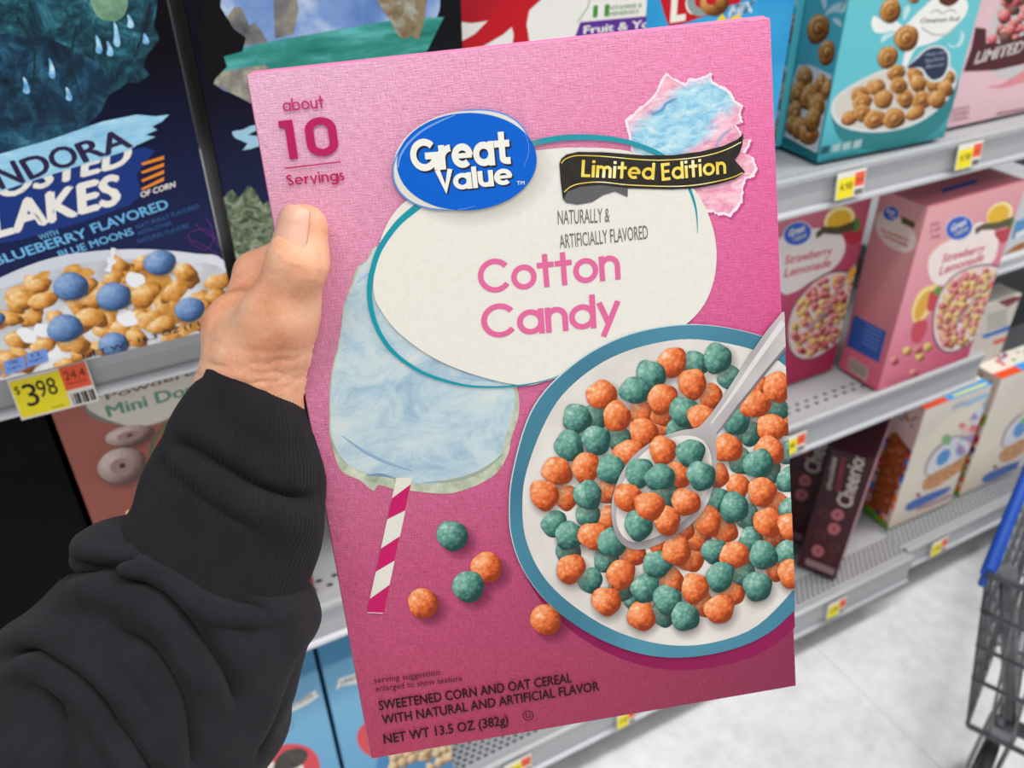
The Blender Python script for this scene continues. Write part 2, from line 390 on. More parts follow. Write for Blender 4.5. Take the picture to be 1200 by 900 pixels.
# ------------------------------------------------------------------ the setting
YF = .684                                   # front plane of the shelf lips
ZA, ZC, ZD = 1.36-.352, 1.36-.737, 1.36-1.197
XE = 1.232                                  # where the near bay of shelving ends
def floor_mat():
    m, nt, b = newmat('vinyl_tile'); tc = N(nt, 'ShaderNodeTexCoord')
    n1 = N(nt, 'ShaderNodeTexNoise', inp={'Scale': 9., 'Detail': 8., 'Roughness': .7}); n2 = N(nt, 'ShaderNodeTexNoise', inp={'Scale': 38., 'Detail': 4.})
    for n in (n1, n2): L(nt, tc.outputs['Object'], n.inputs['Vector'])
    r = ramp(nt, [(.3, 'd3d5d8'), (.5, 'e9eaed'), (.62, 'f2f3f6')]); L(nt, mth(nt, 'ADD', mth(nt, 'MULTIPLY', n1.outputs['Fac'], .6), mth(nt, 'MULTIPLY', n2.outputs['Fac'], .4)), r.inputs[0])
    br = N(nt, 'ShaderNodeTexBrick', inp={'Scale': 1., 'Mortar Size': .0012, 'Brick Width': .61, 'Row Height': .61, 'Mortar Smooth': .3}); br.offset = 0
    mp = N(nt, 'ShaderNodeMapping'); mp.inputs['Location'].default_value = (.188, .3, 0); L(nt, tc.outputs['Object'], mp.inputs['Vector']); L(nt, mp.outputs[0], br.inputs['Vector'])
    mx = N(nt, 'ShaderNodeMix', data_type='RGBA'); L(nt, br.outputs['Fac'], mx.inputs['Factor']); L(nt, r.outputs[0], mx.inputs['A']); mx.inputs['B'].default_value = lin('c9c6be')
    L(nt, mx.outputs['Result'], b.inputs['Base Color']); b.inputs['Roughness'].default_value = .28
    return m
fl = MB(); fl.box((-4, -4, -.05), (7, 3, 0), floor_mat()); tag(fl.build('floor'), kind='structure')
PAINT = ink('a9abae', .38, .45); PAINTD = ink('8f9296', .45)
bw = MB(); bw.box((-2.5, 1.17, 0), (4.5, 1.2, 2.3), ink('54565a', .6)); tag(bw.build('wall_back'), kind='structure')
def steel(name, rows, pitch, rad, y0, dx=.5):
    """grey painted steel with punched holes in rows behind the front edge (deck's own space: y from the lip)"""
    m, nt, b = newmat(name); tc = N(nt, 'ShaderNodeTexCoord'); sp = N(nt, 'ShaderNodeSeparateXYZ'); L(nt, tc.outputs['Object'], sp.inputs[0])
    x, y = sp.outputs[0], sp.outputs[1]; mask = None
    py = pitch*.62
    yy = mth(nt, 'SUBTRACT', y, y0); row = mth(nt, 'FLOOR', mth(nt, 'DIVIDE', yy, py))
    fy = mth(nt, 'SUBTRACT', mth(nt, 'FRACT', mth(nt, 'DIVIDE', yy, py)), .5)
    sh = mth(nt, 'MULTIPLY', row, dx); fx = mth(nt, 'SUBTRACT', mth(nt, 'FRACT', mth(nt, 'ADD', mth(nt, 'DIVIDE', x, pitch), sh)), .5)
    ax = mth(nt, 'DIVIDE', mth(nt, 'MULTIPLY', fx, pitch), rad); ay = mth(nt, 'DIVIDE', mth(nt, 'MULTIPLY', fy, py), rad*.62)
    d = mth(nt, 'ADD', mth(nt, 'MULTIPLY', ax, ax), mth(nt, 'MULTIPLY', ay, ay))
    ins = mth(nt, 'LESS_THAN', d, 1.0)
    a = mth(nt, 'GREATER_THAN', row, -.5); c = mth(nt, 'LESS_THAN', row, rows-.5)
    k = mth(nt, 'MULTIPLY', ins, mth(nt, 'MULTIPLY', a, c))
    mx = N(nt, 'ShaderNodeMix', data_type='RGBA'); L(nt, k, mx.inputs['Factor']); mx.inputs['A'].default_value = lin('a9abaf'); mx.inputs['B'].default_value = lin('2c2f33')
    L(nt, mx.outputs['Result'], b.inputs['Base Color']); b.inputs['Roughness'].default_value = .36
    return m
def shelf(label, x0, x1, yf, z, lip, rows, pitch, rad, y0, shade='9b9ea3', bottom=False, group=None, face='a6a9ad', depth=.47, bull=True):
    root = empty('shelf', Matrix.Translation((x0, yf, z)), label, 'shelf', group); W = x1-x0
    d = MB(); d.extrude([(.004, -.004), (depth, -.004), (depth, -.014 if bottom else -.03), (.02, -.014 if bottom else -.03), (.004, -.008)], 0, W, steel('perforated_steel', rows, pitch, rad, y0)); d.build('deck', root)
    l = MB(); fm = ink(face, .33, .5)
    # rolled upper edge, channel face, rolled lower edge
    l.extrude([(.012, -.0035), (.010, .0005), (.004, .001), (-.001, -.001), (-.0015, -.006), (.001, -.010), (.003, -lip*.5), (.002, -lip+.007), (.012, -lip+.007)], 0, W, fm)
    l.build('price_rail', root)
    e = MB(); e.tube([(0, 0, -lip+.004), (W, 0, -lip+.004)], .0045 if bull else .003, ink('c9ccd2', .3, .5), 10); e.build('rail_edge', root)
    if not bottom:
        for x in (W-.02, .02 if W > 1 else W*.5):
            bk = MB(); bk.box((x-.002, .02, -.075), (x+.002, depth, -.03), PAINTD, 0); bk.build('bracket', root)
    return root
shelf('long grey steel shelf across the top, carrying the navy, white and teal cereal boxes', -1.3, XE, YF, ZA, .048, 1, .0125, .0042, .0135)
shelf('middle grey steel shelf carrying the pink strawberry boxes, with two rows of punched holes', -1.3, XE, YF, ZC, .057, 2, .0190, .0042, .026)
shelf('bottom grey steel deck carrying the brown boxes and the light blue boxes', -1.3, XE, YF, ZD, .068, 6, .0125, .0042, .02, bottom=True)
shelf('bottom grey steel deck of the far bay, carrying the rainbow sided boxes', XE+.0005, 2.6, .70, ZD+.0005, .055, 6, .0125, .0042, .02, bottom=True)
kp = MB(); kp.box((-1.3, .80, 0), (2.6, .82, ZD-.07), ink('6a655a', .6)); tag(kp.build('baseboard_shelving'), kind='structure')
for x in (XE-.0, 2.6):
    u = MB(); u.box((x-.012, 1.13, 0), (x+.012, 1.17, 2.2), ink('45474a'), .002); tag(u.build('shelf_upright'), 'grey steel upright post behind the shelves at the %s end' % ('near bay' if x < 2 else 'far bay'), 'post')  # post colour darkened to stand in for the shadow between the boxes

# ------------------------------------------------------------------ hero box
HO = Vector((.0464, .2276, 1.36-.3484)); HU = Vector((.9377, -.3417, .0623)); HV = Vector((.062, .3411, .938)); HW, HH, HT = .197, .29, .046
PINK = grad_ink('pink_linen_print', ([(0, 'b03358'), (.3, 'c04e7a'), (.62, 'cd7ea1'), (1, 'e4b0cb')], [(0, '800a40'), (.2, '8c1149'), (.45, 'ca3f7d'), (.8, 'e2639f'), (1, 'ee84b4')]), linen=.45, rough=.33, size=(.197, .29))
hero = Carton('cereal_box', 'pink cotton candy cereal box held up in the hand in front of the shelves', 'cereal box', HO, HU, HV, HW, HH, HT, ink('e58fba', .4), bev=.0018)
B = hero.front
bp = hero.pf(); bp.base = .00005; hero.cover(bp, PINK, 0, .0007); bp.build('front_panel', hero.root, 'pink linen textured printed front')
WHITE = ink('dddbd1', .4); TEAL = ink('0e93a4', .4)
def jag(pts, n, amp, seed):
    rnd = random.Random(seed); o = []
    for i, (a, b) in enumerate(zip(pts, pts[1:]+pts[:1])):
        for k in range(n): t = k/n; o.append((a[0]+(b[0]-a[0])*t+(rnd.uniform(-amp, amp) if k else 0), a[1]+(b[1]-a[1])*t+(rnd.uniform(-amp, amp) if k else 0)))
    return o
def C(ox, oy, sc, pts): return [(ox+x*sc, oy+y*sc) for x, y in pts]
# big cotton candy on a striped paper straw
pr = hero.pf()
pr.px(C(370, 290, .3444, [(215, 5), (170, 45), (140, 70), (120, 130), (95, 200), (82, 300), (63, 380), (48, 470), (47, 560), (46, 620), (60, 690), (80, 750), (110, 775), (150, 792), (195, 827), (215, 808), (270, 822), (330, 828), (420, 837), (480, 832), (560, 803), (620, 762), (655, 700), (665, 650), (688, 580), (692, 520), (680, 470), (640, 430), (420, 380), (280, 250)]), noise_ink('candy_fringe', [(.3, '8f9c88'), (.5, 'b5bea6'), (.7, 'd2d6bf')], 160, 5), 1, 5)
CANDY = noise_ink('blue_candy_floss', [(.3, '86a6bd'), (.43, 'a6c0cf'), (.53, 'bccfd6'), (.64, 'ccd6d6'), (.75, 'd8dbd2')], 38, 10, dist=.8, nrough=.72, stretch=(1, 1, 1.5))
pr.px(C(370, 290, .3444, [(218, 6), (174, 47), (146, 75), (125, 132), (98, 203), (86, 300), (68, 382), (53, 470), (51, 560), (52, 625), (72, 690), (115, 742), (190, 772), (250, 776), (310, 795), (390, 806), (470, 790), (560, 757), (622, 712), (648, 640), (670, 570), (678, 510), (664, 465), (600, 430), (420, 370), (280, 250)]), CANDY, 2, 5)
for q, a_ in (([(90, 640), (160, 690), (240, 730), (330, 760)], '88a9c4'), ([(360, 800), (470, 790), (570, 755), (640, 700)], '98a79b'), ([(140, 120), (170, 95), (210, 80)], '9cc2dc'), ([(90, 350), (130, 330), (170, 320)], 'a5c6da'), ([(170, 775), (220, 772), (270, 785)], '6f93b4'), ([(480, 440), (560, 445), (620, 460)], '9cc0da')):
    pr.line(C(370, 290, .3444, q), [.8]+[3.4]*(len(q)-2)+[.8], ink(a_), 3)
sx = lambda x, y: (400+x*.25, 550+y*.25)
pr.px([sx(258, 38), sx(334, 36), sx(197, 676), sx(120, 668)], WHITE, 4)
def sl(y): return 258+(120-258)*(y-40)/628
def sr(y): return 332+(197-332)*(y-40)/636
for a, b, c, d in ((135, 232, 68, 190), (370, 478, 312, 425), (605, 669, 540, 677)):
    pr.px([sx(sl(a), a), sx(sr(c), c), sx(sr(d), d), sx(sl(b), b)], ink('c21a63'), 5)
pr.line([sx(122, 669), sx(196, 672)], .9, ink('e9dfe0'), 6)
pr.build('straw_and_floss_print', hero.root, 'printed picture of pale blue floss on a striped straw')
# small two-colour cotton candy, top right
pr = hero.pf()
out = [(130, 335), (190, 280), (240, 240), (275, 205), (290, 170), (310, 130), (330, 100), (352, 122), (370, 130), (425, 155), (440, 130), (470, 132), (500, 122), (530, 112), (545, 100), (550, 140), (590, 165), (620, 178), (640, 200), (660, 235), (700, 262), (685, 295), (697, 342), (665, 350), (690, 392), (700, 425), (738, 420), (732, 448), (708, 490), (745, 508), (768, 560), (748, 605), (715, 612), (700, 650), (697, 720), (670, 760), (640, 795), (610, 785), (580, 790), (560, 772), (520, 772), (480, 730), (430, 660), (300, 520), (200, 500), (160, 480), (150, 410)]
e1 = jag(C(700, 60, .2444, out), 6, .9, 4); pr.px([(x+2.5, y+3) for x, y in e1], ink('bf4a86'), 0)
pr.px(e1, ink('f6dfe9'), 1)
cx, cy = 450, 430
def floss_mix():
    m, nt, b = newmat('two_tone_floss'); uv = N(nt, 'ShaderNodeUVMap'); sp = N(nt, 'ShaderNodeSeparateXYZ'); L(nt, uv.outputs[0], sp.inputs[0]); tc = N(nt, 'ShaderNodeTexCoord')
    mp = N(nt, 'ShaderNodeMapping'); mp.inputs['Rotation'].default_value = (0, R(-32), 0); mp.inputs['Scale'].default_value = (1, 1, 2.2); L(nt, tc.outputs['Object'], mp.inputs['Vector'])
    n1 = N(nt, 'ShaderNodeTexNoise', inp={'Scale': 55., 'Detail': 9., 'Roughness': .68, 'Distortion': .7}); n2 = N(nt, 'ShaderNodeTexNoise', inp={'Scale': 130., 'Detail': 9., 'Roughness': .7, 'Distortion': .5})
    for n in (n1, n2): L(nt, mp.outputs[0], n.inputs['Vector'])
    u, v = sp.outputs[0], sp.outputs[1]
    s = mth(nt, 'ADD', mth(nt, 'ADD', mth(nt, 'MULTIPLY', u, -.45), mth(nt, 'MULTIPLY', v, .89)), -.36)
    s = mth(nt, 'ABSOLUTE', s); s = mth(nt, 'ADD', s, mth(nt, 'MULTIPLY', mth(nt, 'SUBTRACT', n1.outputs['Fac'], .5), .6)); s = mth(nt, 'ADD', s, mth(nt, 'MULTIPLY', mth(nt, 'MAXIMUM', u, 0), .25))
    k = mth(nt, 'MULTIPLY', mth(nt, 'SUBTRACT', .50, s), 5.0, True)
    pk = ramp(nt, [(.3, 'd06f96'), (.43, 'e697b4'), (.56, 'f2bccd'), (.72, 'f9e2e8')]); bl = ramp(nt, [(.3, '5aa5d2'), (.43, '8bc5e2'), (.56, 'b4dcea'), (.72, 'e2f0f2')])
    for q in (pk, bl): L(nt, n2.outputs['Fac'], q.inputs[0])
    mx = N(nt, 'ShaderNodeMix', data_type='RGBA'); L(nt, k, mx.inputs['Factor']); L(nt, pk.outputs[0], mx.inputs['A']); L(nt, bl.outputs[0], mx.inputs['B']); L(nt, mx.outputs['Result'], b.inputs['Base Color']); b.inputs['Roughness'].default_value = .42; b.inputs['Specular IOR Level'].default_value = .22
    return m
pr.px(jag(C(700, 60, .2444, [(cx+(x-cx)*.955, cy+(y-cy)*.955) for x, y in out]), 5, .7, 5), floss_mix(), 2, 0, True)
pr.line(C(700, 60, .2444, [(570, 470), (580, 430), (610, 395), (645, 370)]), [1, 3, 3, 1], ink('a6a9cf'), 4)
pr.line(C(700, 60, .2444, [(260, 300), (310, 280), (330, 250), (380, 225)]), [1, 3, 3, 1], ink('5f9ed0'), 4)
pr.build('floss_puff_print', hero.root, 'printed picture of a pink and blue floss puff')
# white oval with teal swoosh
pr = hero.pf()
pr.px([(438, 342), (440, 310), (447, 278), (460, 252), (480, 232), (520, 205), (580, 185), (640, 175), (690, 173), (740, 178), (785, 196), (814, 223), (832, 258), (839, 296), (834, 335), (816, 368), (780, 395), (725, 420), (668, 437), (640, 446), (611, 451), (560, 440), (510, 420), (470, 392), (448, 366)], noise_ink('white_board', [(.3, 'dfddd4'), (.7, 'e5e3db')], 500, 4, bump=.00006), 10, 6)
pr.line([(497, 236), (488, 243), (466, 262), (446, 290), (437, 315), (433, 340), (436, 366), (446, 392), (464, 415), (495, 436), (534, 449), (566, 453), (606, 451.5), (640, 445), (672, 433)], [8, 8, 7, 6.5, 6.2, 6, 5.6, 5.2, 4.8, 4, 3.2, 2.6, 2, 1.4, .5], TEAL, 11)
pr.line([(618, 170), (640, 164.5), (670, 161), (707, 162), (740, 168), (773, 181), (795, 200), (808, 223), (815, 246), (817, 273)], [7, 6.5, 6.4, 6, 5.4, 4.8, 4.2, 3.4, 2.2, .5], TEAL, 11)
PK = ink('dd679b')
pr.stroke('Cotton', (562, 344.5), (727, 327), 40, PK, 12, w=.158, xh=.74, gap=.03)
pr.stroke('Candy', (565.5, 397), (728, 381), 40, PK, 12, w=.158, xh=.74, gap=.03)
GR = ink('6f6d6e')
pr.text('NATURALLY &', (653.5, 263), (714, 260), 17.5, GR, 12, -.004); pr.text('ARTIFICIALLY FLAVORED', (656, 291), (759, 279.5), 17, GR, 12, -.004)
pr.build('title_oval', hero.root, 'white printed oval with pink lettering and teal ring')
# black ribbon
pr = hero.pf(); X = lambda p: C(520, 0, 1/3, p)
pr.px(X([(418, 700), (440, 665), (500, 650), (560, 648), (645, 655), (645, 692), (600, 673), (560, 685), (520, 710), (470, 719), (430, 713)]), ink('5c5c5e'), 14)
pr.px(X([(405, 575), (412, 558), (430, 543), (470, 534), (560, 535), (700, 546), (800, 546), (900, 533), (980, 513), (1030, 490), (1050, 470), (1047, 510), (1036, 540), (1020, 563), (1040, 585), (1057, 605), (1020, 630), (960, 648), (880, 662), (800, 666), (650, 662), (550, 650), (480, 656), (435, 672), (418, 702), (410, 640)]), noise_ink('black_ribbon', [(.3, '1e1b1a'), (.7, '2c2826')], 300, 3), 15)
GOLD = noise_ink('gold_ink', [(.38, 'e6c53c'), (.5, 'f3dd6a'), (.6, 'fbf3c4')], 70, 2)
pr.line(X([(412, 574), (425, 560), (450, 550), (480, 547), (560, 550), (700, 562), (800, 562), (900, 551), (980, 530), (1042, 500)]), 1.1, GOLD, 16)
pr.line(X([(422, 675), (445, 656), (480, 645), (550, 640), (650, 650), (800, 655), (900, 648), (1000, 627), (1048, 607)]), 1.1, GOLD, 16)
pr.stroke('Limited', X([(481, 622)])[0], X([(737, 632)])[0], 20, GOLD, 17, w=.17, xh=.72, gap=.075)
pr.stroke('Edition', X([(764, 636)])[0], X([(990, 610)])[0], 20.5, GOLD, 17, w=.17, xh=.72, gap=.075)
pr.build('ribbon_print', hero.root, 'black printed ribbon with gold lettering')
# brand oval
pr = hero.pf(); X = lambda p: C(450, 110, 1/6, p)
ell = lambda cx, cy, rx, ry, a: X([(cx+rx*math.cos(t)*math.cos(R(a))-ry*math.sin(t)*math.sin(R(a)), cy+rx*math.cos(t)*math.sin(R(a))+ry*math.sin(t)*math.cos(R(a))) for t in [k*math.pi/32 for k in range(64)]])
q_ = X([(660, 560)])[0]; pr.disc(q_[0], q_[1], 92, soft_ink('b0aca4', .6), 18, 62, -8)
pr.px(ell(543, 464, 500, 335, -19), ink('5d8fdd'), 19)
pr.px(ell(543, 464, 488, 324, -19), ink('dbd9d0'), 20)
pr.px(ell(556, 468, 492, 343, -9), ink('dbd9d0'), 20.5)
pr.px(ell(581, 477, 490, 341, -3), ink('0460cc', .45, .1), 22)
pr.line([ell(543, 464, 494, 329, -19)[k % 64] for k in range(31, 45)], [.6]+[1.6]*12+[.6], ink('5d8fdd'), 21)
pr.line(X([(98, 520), (115, 440), (170, 350), (270, 260), (400, 190), (500, 150)]), [1.6, 2.4, 2.6, 2.4, 2, .8], ink('6c9be2'), 23)
pr.line(X([(990, 285), (1012, 350), (1012, 420), (990, 490), (978, 520)]), [.5, .6, .6, .5, .3], ink('6c9be2'), 23)
pr.line(X([(520, 812), (570, 806), (610, 795), (640, 785)]), [.8, .7, .6, .3], ink('6c9be2'), 23)
BK = ink('1c1a24'); WH = ink('eae9e2')
for m, ly, dx, dy in ((BK, 24, .055, -.06), (WH, 26, 0, 0)):
    pr.stroke('GreaT', X([(197, 551)])[0], X([(893, 492)])[0], 38, m, ly, w=.215, xh=.76, gap=.012, dx=dx, dy=dy)
    pr.stroke('Value', X([(375, 690)])[0], X([(905, 634)])[0], 25.5, m, ly, w=.205, xh=.76, gap=.03, dx=dx*1.2, dy=dy*1.2)
pr.text('TM', X([(932, 640)])[0], X([(984, 638)])[0], 4.6, WH, 26, .01)
pr.build('brand_oval', hero.root, 'blue printed brand oval with white lettering')
# servings and bottom lettering
pr = hero.pf(); MG = ink('b3175c')
pr.stroke('about', (332.5, 131), (380.5, 126.5), 15, ink('b8306a'), 10, w=.14, xh=.7, gap=.07)
pr.stroke('10', (336.5, 187), (398.5, 181), 46, MG, 10, w=.185, gap=.19)
pr.line([(334, 197.2), (399.5, 189.6)], 1.4, MG, 10, 0)
pr.stroke('Servings', (337, 217.5), (404, 211), 12.5, MG, 10, w=.15, xh=.72, gap=.09)
X = lambda x, y: (300+x*.41667, 640+y*.41667); DK = ink('2a0c16')
pr.text('serving suggestion', X(333, 383), X(517, 360), 7.2, ink('4b1026'), 10); pr.text('enlarged to show texture', X(338, 407), X(580, 376), 7.2, ink('4b1026'), 10)
pr.text('SWEETENED CORN AND OAT CEREAL', X(348, 459), X(888, 380), 11.6, DK, 10, .022); pr.text('WITH NATURAL AND ARTIFICIAL FLAVOR', X(357, 499), X(965, 403), 11.6, DK, 10, .022)
pr.text('NET WT 13.5 OZ (382g)', X(362, 553), X(710, 498), 11.6, DK, 10, .022)
pr.line([X(765+14*math.cos(k*math.pi/8), 474+13*math.sin(k*math.pi/8)) for k in range(17)], .9, DK, 10, 2); pr.text('U', X(759, 481), X(771, 480), 6, DK, 10)
pr.build('lettering', hero.root, 'printed magenta and black lettering')
# bowl, milk, puffs, spoon
pr = hero.pf(); k5 = 410/900
X = lambda p: C(590, 370, k5, p)
rim = [(15, 480), (24, 400), (58, 275), (108, 190), (200, 108), (300, 55), (400, 29), (500, 22), (600, 35), (690, 62), (740, 95), (790, 140), (860, 260), (880, 450), (850, 620), (800, 700), (745, 755), (680, 812), (600, 850), (500, 872), (400, 874), (300, 851), (200, 803), (110, 732), (50, 650), (20, 565)]
pr.px([(x+7, y+16) for x, y in X(rim)], ink('8a1450'), 1, 4)
pr.px([(x-.8, y-.5) for x, y in X(rim)], ink('b9d2d8'), 12.6, 4)
pr.px([(x+.6, y+.5) for x, y in X(rim)], noise_ink('bowl_glaze', [(.3, '3c7288'), (.55, '47829a'), (.75, '5596ab')], 14, 2, rough=.3), 13, 4)
milk = [(48, 480), (58, 400), (98, 290), (150, 203), (235, 130), (330, 85), (450, 60), (550, 66), (650, 90), (725, 130), (790, 220), (830, 330), (840, 450), (810, 600), (745, 700), (650, 795), (550, 835), (450, 846), (350, 830), (250, 790), (150, 720), (90, 650), (55, 565)]
pr.px(X(milk), noise_ink('milk', [(.3, 'c9c3bd'), (.5, 'd8d3ce'), (.7, 'e2dfdb')], 22, 3, rough=.35), 14, 4)
OR = round_ink('orange_puff', [(0, '8c3616'), (.3, 'c95a2a'), (.55, 'e67f48'), (.8, 'f3a877'), (1, 'fbd6b4')], 340, .52, .8)
GN = round_ink('green_puff', [(0, '1f4540'), (.3, '3d6f66'), (.55, '5f9486'), (.8, '86b5a5'), (1, 'b9d8cb')], 340, .52, .8)
SH = soft_ink('5a4640', .5)
def puff(cx, cy, r, m, ly, sh=True, org=(590, 370), k=k5):
    x, y = org[0]+cx*k, org[1]+cy*k; r *= k
    if sh: pr.disc(x+r*.22, y+r*.3, r*1.3, SH, ly)
    pr.disc(x, y, r, m, ly+.5, r*random.uniform(.9, 1.0), random.uniform(0, 180), .1)
under_o = [(352, 250), (530, 205), (650, 180), (728, 270), (407, 287), (160, 465), (697, 480), (600, 437), (270, 450), (270, 520), (480, 625), (497, 570), (432, 680), (700, 560), (585, 712), (700, 645), (330, 610), (400, 580), (510, 740), (567, 548), (458, 548), (410, 250), (545, 410), (330, 350)]
under_g = [(492, 122), (580, 157), (628, 300), (235, 260), (295, 315), (217, 510), (130, 533), (165, 603), (262, 625), (222, 678), (610, 373), (700, 238), (545, 472), (625, 515), (615, 660), (540, 603), (635, 575), (735, 350), (733, 420), (740, 495), (410, 765), (340, 725), (450, 290), (680, 400), (300, 700)]
top_ = [(432, 118, 0), (548, 108, 1), (378, 150, 1), (484, 173, 0), (252, 202, 0), (337, 190, 1), (407, 212, 0), (463, 245, 1), (510, 262, 0), (290, 257, 0), (188, 262, 1), (358, 298, 0), (237, 318, 1), (168, 332, 1), (137, 397, 0), (210, 388, 0), (322, 352, 0), (277, 393, 1), (104, 458, 0), (215, 458, 1), (573, 338, 0), (593, 265, 1), (643, 225, 0), (700, 182, 0), (687, 285, 0), (680, 345, 0), (653, 378, 1), (662, 450, 0), (168, 562, 1), (230, 563, 0), (277, 580, 1), (172, 647, 0), (300, 662, 0), (263, 730, 0), (353, 768, 0), (362, 697, 1), (395, 635, 1), (443, 600, 0), (420, 727, 1), (465, 770, 1), (490, 697, 0), (553, 750, 0), (592, 612, 0), (555, 667, 1), (590, 490, 1), (523, 525, 0), (677, 528, 0), (665, 612, 1), (650, 692, 1), (735, 605, 1), (740, 540, 0), (740, 660, 0)]
for i, (x, y) in enumerate(under_o): puff(x, y, 34, OR, 15+i*.02, False)
for i, (x, y) in enumerate(under_g): puff(x, y, 34, GN, 15.5+i*.02, False)
for i, (x, y, g) in enumerate(top_): puff(x, y, 39, GN if g else OR, 17+i*.12)
SPN = noise_ink('steel_print', [(.3, '8b8689'), (.5, 'b5b0b2'), (.7, 'd3cfd0')], 18, 2, rough=.3)
pr.disc(590+430*k5, 370+470*k5, 150*k5, SH, 24, 95*k5, -40)
pr.px(X([(275, 495), (285, 440), (310, 385), (345, 345), (400, 310), (455, 292), (495, 285), (520, 262), (555, 215), (610, 130), (660, 55), (700, 5), (722, -12), (780, 10), (700, 105), (650, 165), (600, 225), (560, 280), (543, 310), (545, 370), (537, 430), (515, 490), (465, 545), (400, 582), (345, 598), (305, 585), (283, 550)]), SPN, 25, 4)
pr.px(X([(288, 500), (298, 445), (322, 395), (360, 348), (415, 315), (470, 305), (510, 318), (530, 355), (530, 410), (512, 465), (465, 520), (400, 560), (345, 578), (312, 570), (292, 540)]), noise_ink('milk_spoon', [(.3, 'd6d0cb'), (.7, 'e9e5e0')], 22, 3), 26, 4)
pr.line(X([(530, 275), (575, 215), (640, 120), (715, 15)]), [2, 4, 6, 7], ink('d9d6d6'), 26)
pr.line(X([(545, 300), (590, 245), (660, 155), (740, 60)]), [1, 2, 3, 3], ink('77727a'), 26)
for i, (x, y, g) in enumerate([(441, 410, 0), (410, 462, 1), (407, 343, 0), (478, 350, 1), (348, 400, 1), (505, 408, 1), (318, 463, 0), (466, 475, 0), (345, 535, 1), (417, 522, 0), (373, 485, 0), (400, 412, 1)]): puff(x, y, 38, GN if g else OR, 27+i*.12)
for cx, cy, r, g in ((680, 458, 76, 0), (595, 548, 77, 1), (520, 310, 75, 1), (383, 627, 74, 0), (958, 703, 75, 0)):
    x, y = 400+cx*.25, 550+cy*.25; pr.disc(x+9, y+8, r*.25*1.35, soft_ink('6e1040', .55), 1.2, r*.25*1.1, 30); pr.disc(x, y, r*.25, GN if g else OR, 1.6 if cx < 600 else 1.5, r*.235, 30, .05)
pr.build('cereal_bowl_print', hero.root, 'printed picture of a teal rimmed bowl of orange and green puffs')

# ------------------------------------------------------------------ goods on the shelves: helpers
EX, EZ = Vector((1, 0, 0)), Vector((0, 0, 1))
FLAKE = round_ink('corn_flake', [(0, '7a4a18'), (.3, 'bf7d2a'), (.55, 'dfa050'), (.8, 'f0c98a'), (1, 'fbeccb')], 160, .6, .4)
BERRY = round_ink('blue_moon', [(0, '2a4468'), (.3, '4a6c9e'), (.6, '6f93c4'), (.85, '97b3d8'), (1, 'c4d4ea')], 200, .35, .4)
ROLL = round_ink('cinnamon_roll', [(0, '5e3512'), (.3, '9a6126'), (.6, 'c48a48'), (.85, 'dcae72'), (1, 'f0d2a4')], 130, .5, .6)
PRUF = round_ink('strawberry_loop', [(0, '7a1e2a'), (.3, 'b84a50'), (.6, 'd9797a'), (.85, 'eab0a6'), (1, 'f6d8c4')], 200, .4, .5)
YPUF = round_ink('lemon_puff', [(0, '8a5a28'), (.3, 'c8964a'), (.6, 'e2bd72'), (.85, 'f0d89c'), (1, 'faeccb')], 200, .4, .5)
def scatter(pr, poly, rs, mats, n, ly, seed, asp=.8, wob=.1):
    rnd = random.Random(seed); xs = [p[0] for p in poly]; ys = [p[1] for p in poly]; done = 0; t = 0
    def inside(x, y):
        c = False
        for i in range(len(poly)):
            a, b = poly[i-1], poly[i]
            if (a[1] > y) != (b[1] > y) and x < (b[0]-a[0])*(y-a[1])/(b[1]-a[1])+a[0]: c = not c
        return c
    while done < n and t < n*30:
        t += 1; x, y = rnd.uniform(min(xs), max(xs)), rnd.uniform(min(ys), max(ys))
        if not inside(x, y): continue
        r = rnd.uniform(*rs); pr.disc(x, y, r, rnd.choice(mats), ly+done*.02, r*asp*rnd.uniform(.85, 1.1), rnd.uniform(-40, 40), wob); done += 1
def brand(pr, cx, cy, rx, ry, ly, rot=-12):
    """small blue brand oval with white lettering"""
    pr.disc(cx, cy, rx*1.06, ink('e8e8ee'), ly, ry*1.06, rot); pr.disc(cx, cy, rx, ink('2a5fc0'), ly+1, ry, rot)
    s = math.tan(R(rot))
    pr.text('Great', (cx-rx*.62, cy-ry*.02-s*rx*.6+0), (cx+rx*.5, cy-ry*.02+s*rx*.5), ry*.62, WH, ly+2, .03); pr.text('Value', (cx-rx*.4, cy+ry*.58-s*rx*.4), (cx+rx*.62, cy+ry*.58+s*rx*.62), ry*.5, WH, ly+2, .03)

# ------------------------------------------------------------------ navy flakes boxes
NAVY = noise_ink('navy_print', [(.3, '05070f'), (.7, '080b18')], 5, 2, rough=.35)
y0 = .657
bl = on_z(249, 382, ZA+.001); navW = .225
c = Carton('cereal_box', 'navy blueberry flakes box at far left with big white lettering and bowl of flakes', 'cereal box', (bl.x-navW+.019, y0, ZA+.0015), EX, EZ, navW, .33, .07, NAVY, bev=.002)
pr = c.pf()
c.cover(pr, grad_ink('navy_fade', ([(0, '14235c'), (.45, '0f1c4a'), (.7, '06091a'), (1, '05070f')], [(0, '14205a'), (.4, '0e1840'), (.65, '05070f'), (1, '04060c')]), rough=.35), 0)
JUNG = noise_ink('glowing_jungle', [(.3, '06121c'), (.44, '10303f'), (.52, '1e4f5e'), (.6, '35788a'), (.68, '6aa9ae'), (.8, '2b5f96')], 55, 10, dist=.5, nrough=.78)
pr.px([(-40, -30), (186, -30), (184, 8), (180, 30), (187, 45), (178, 58), (172, 64), (168, 78), (175, 88), (160, 98), (150, 96), (140, 104), (128, 110), (118, 130), (100, 150), (60, 168), (-40, 190)], JUNG, 1)
